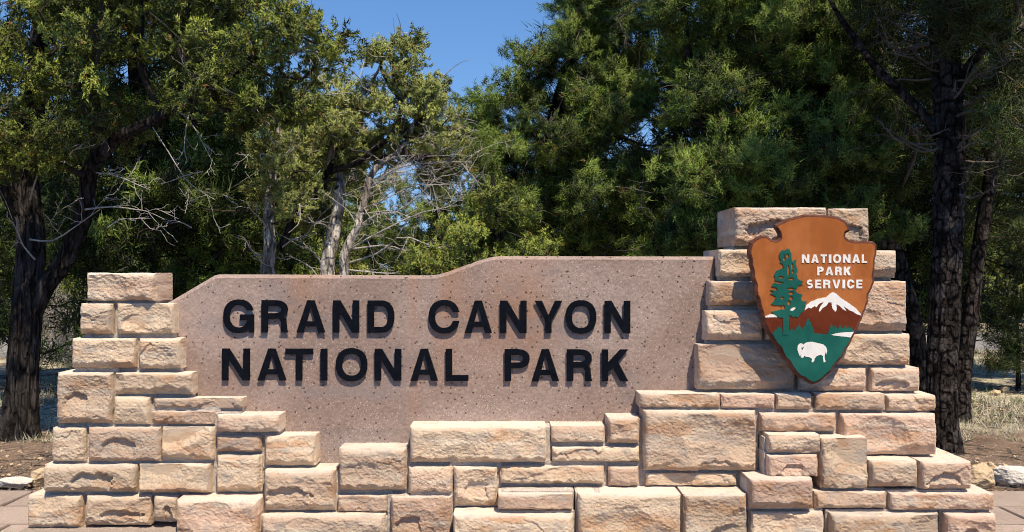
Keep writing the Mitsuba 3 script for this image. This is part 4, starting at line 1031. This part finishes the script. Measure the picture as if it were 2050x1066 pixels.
def rock(px, py, d, sx, sy, sz, seed, mat, label):
    r = np.random.default_rng(seed)
    m = trimesh.creation.icosphere(5, 1.0)
    v = np.array(m.vertices)
    for _ in range(14):
        n_ = unit(r.normal(size=3)); k = r.uniform(.55, .9)
        over = np.clip(v @ n_ - k, 0, None)
        v -= over[:, None] * n_ * .92
    v *= 1 + .16 * (meshkit.fbm(v * 2.2 + seed, 4, 1)[:, None] - .5) * 2
    c = W(px, py, d)
    m.vertices = v * [sx, sy, sz] + [c[0], c[1], -.04 + sz * .6]
    k = key_for('rock')
    scene[k] = mikit.ply(m, mat, smooth=25)
    labels[k] = {'label': label, 'category': 'rock'}


rock(2022, 975, 8.1, .20, .16, .105, 1, 'mat_rock_white', 'white boulder on the soil at the right edge beyond the end of the wall')
rock(1962, 968, 8.0, .13, .12, .13, 2, 'mat_rock_tan', 'tan rock between the wall end and the white boulder')
rock(1984, 972, 8.3, .07, .09, .10, 3, 'mat_rock_tan', 'small brown rock leaning against the white boulder')
rock(82, 975, 8.1, .10, .10, .10, 4, 'mat_rock_tan', 'yellowish rock beside the left end of the wall')
rock(30, 982, 8.0, .18, .12, .05, 5, 'mat_rock_white', 'flat white rock on the ground at the left edge')
rock(1992, 790, 14.0, .09, .08, .05, 6, 'mat_rock_tan', 'small tan stone lying in the grass left of the sapling')
rock(2010, 787, 14.3, .07, .07, .06, 7, 'mat_rock_tan', 'small orange stone lying in the grass under the sapling')

r = np.random.default_rng(21)
n = 60000
gx = r.uniform(-14, 14, n); gy = 3.4 + 26 * r.uniform(size=n) ** 1.3
clump = meshkit.fbm(np.stack([gx * .5, gy * .5, gx * 0 + 3], 1), 3, 9)
fine = meshkit.noise(np.stack([gx * 2.5, gy * 2.5, gx * 0], 1), 2)
onroad = np.abs(gy - (17.2 + .09 * gx)) < 2.8
keep = (clump + .25 * (fine - .5) > .47) & ~onroad & (gy > 3.2)
gx, gy, clump = gx[keep], gy[keep], clump[keep]
n = len(gx)
B = 7
base = np.stack([gx, gy, np.full(n, -.06)], 1)
d = unit(r.normal(size=(n, B, 3)) * [.5, .5, .12] + [0, 0, .75])
hh = r.uniform(.04, .17, (n, 1, 1)) * r.uniform(.5, 1.2, (n, B, 1))
bs = base[:, None] + r.normal(size=(n, B, 3)) * [.035, .035, 0]
sd = unit(np.cross(d, r.normal(size=(n, B, 3)))) * .0045 * (1 + gy[:, None, None] / 14)
tri = np.stack([bs - sd, bs + sd, bs + d * hh], 2).reshape(-1, 3)
uvg = np.repeat(np.clip(r.normal(.45, .28, (n, 1)) + r.normal(size=(n, B)) * .1, 0, 1).reshape(-1, 1), 3, 0)
scene['mat_grass'] = plain(proc(lambda p, n, uv: mix((0.56, 0.53, 0.42), (0.22, 0.26, 0.11), smoothstep(.40, .85, uv.x))), .7)
scene['grass'] = mikit.ply(trimesh.Trimesh(tri, np.arange(len(tri)).reshape(-1, 3), process=False), 'mat_grass', uv=np.hstack([uvg, uvg]))
labels['grass'] = {'label': 'sparse dry grass on the ground under and beyond the trees', 'category': 'grass', 'kind': 'stuff'}

n = 11000
lx, ly = r.uniform(-9, 9, n), 1.0 + 8 * r.uniform(size=n) ** 1.4
a = r.uniform(0, np.pi, n); ln = r.uniform(.03, .28, n) ** 1.0
dv = np.stack([np.cos(a), np.sin(a), r.normal(size=n) * .06], 1) * ln[:, None]
p0 = np.stack([lx, ly, np.full(n, -.025)], 1) + r.normal(size=(n, 3)) * [0, 0, .008]
PP = np.stack([p0 - dv / 2, p0 + r.normal(size=(n, 3)) * .012, p0 + dv / 2], 1)
scene['twig_litter'] = mikit.ply(tubes(PP, np.tile([.004, .0035, .002], (n, 1)), 3), 'mat_twig')
labels['twig_litter'] = {'label': 'fallen twigs and needles scattered on the soil behind the wall', 'category': 'twigs', 'kind': 'stuff'}

n = 2600
gx, gy = r.uniform(-8, 8, n), 1.15 + 7 * r.uniform(size=n) ** 1.6
ico = trimesh.creation.icosphere(1, 1.0)
iv, ifc = np.array(ico.vertices), np.array(ico.faces)
sz = r.uniform(.008, .028, (n, 1, 1)) * r.uniform(.6, 1.3, (n, 1, 3)) * [1, 1, .7]
pv = iv[None] * sz * (1 + .25 * r.normal(size=(n, len(iv), 1)) * .6) + np.stack([gx, gy, np.full(n, -.042)], 1)[:, None]
pf = (ifc[None] + (np.arange(n) * len(iv))[:, None, None]).reshape(-1, 3)
scene['gravel'] = mikit.ply(trimesh.Trimesh(pv.reshape(-1, 3), pf, process=False), 'mat_rock_tan')
labels['gravel'] = {'label': 'small stones scattered on the soil behind the wall', 'category': 'gravel', 'kind': 'stuff'}
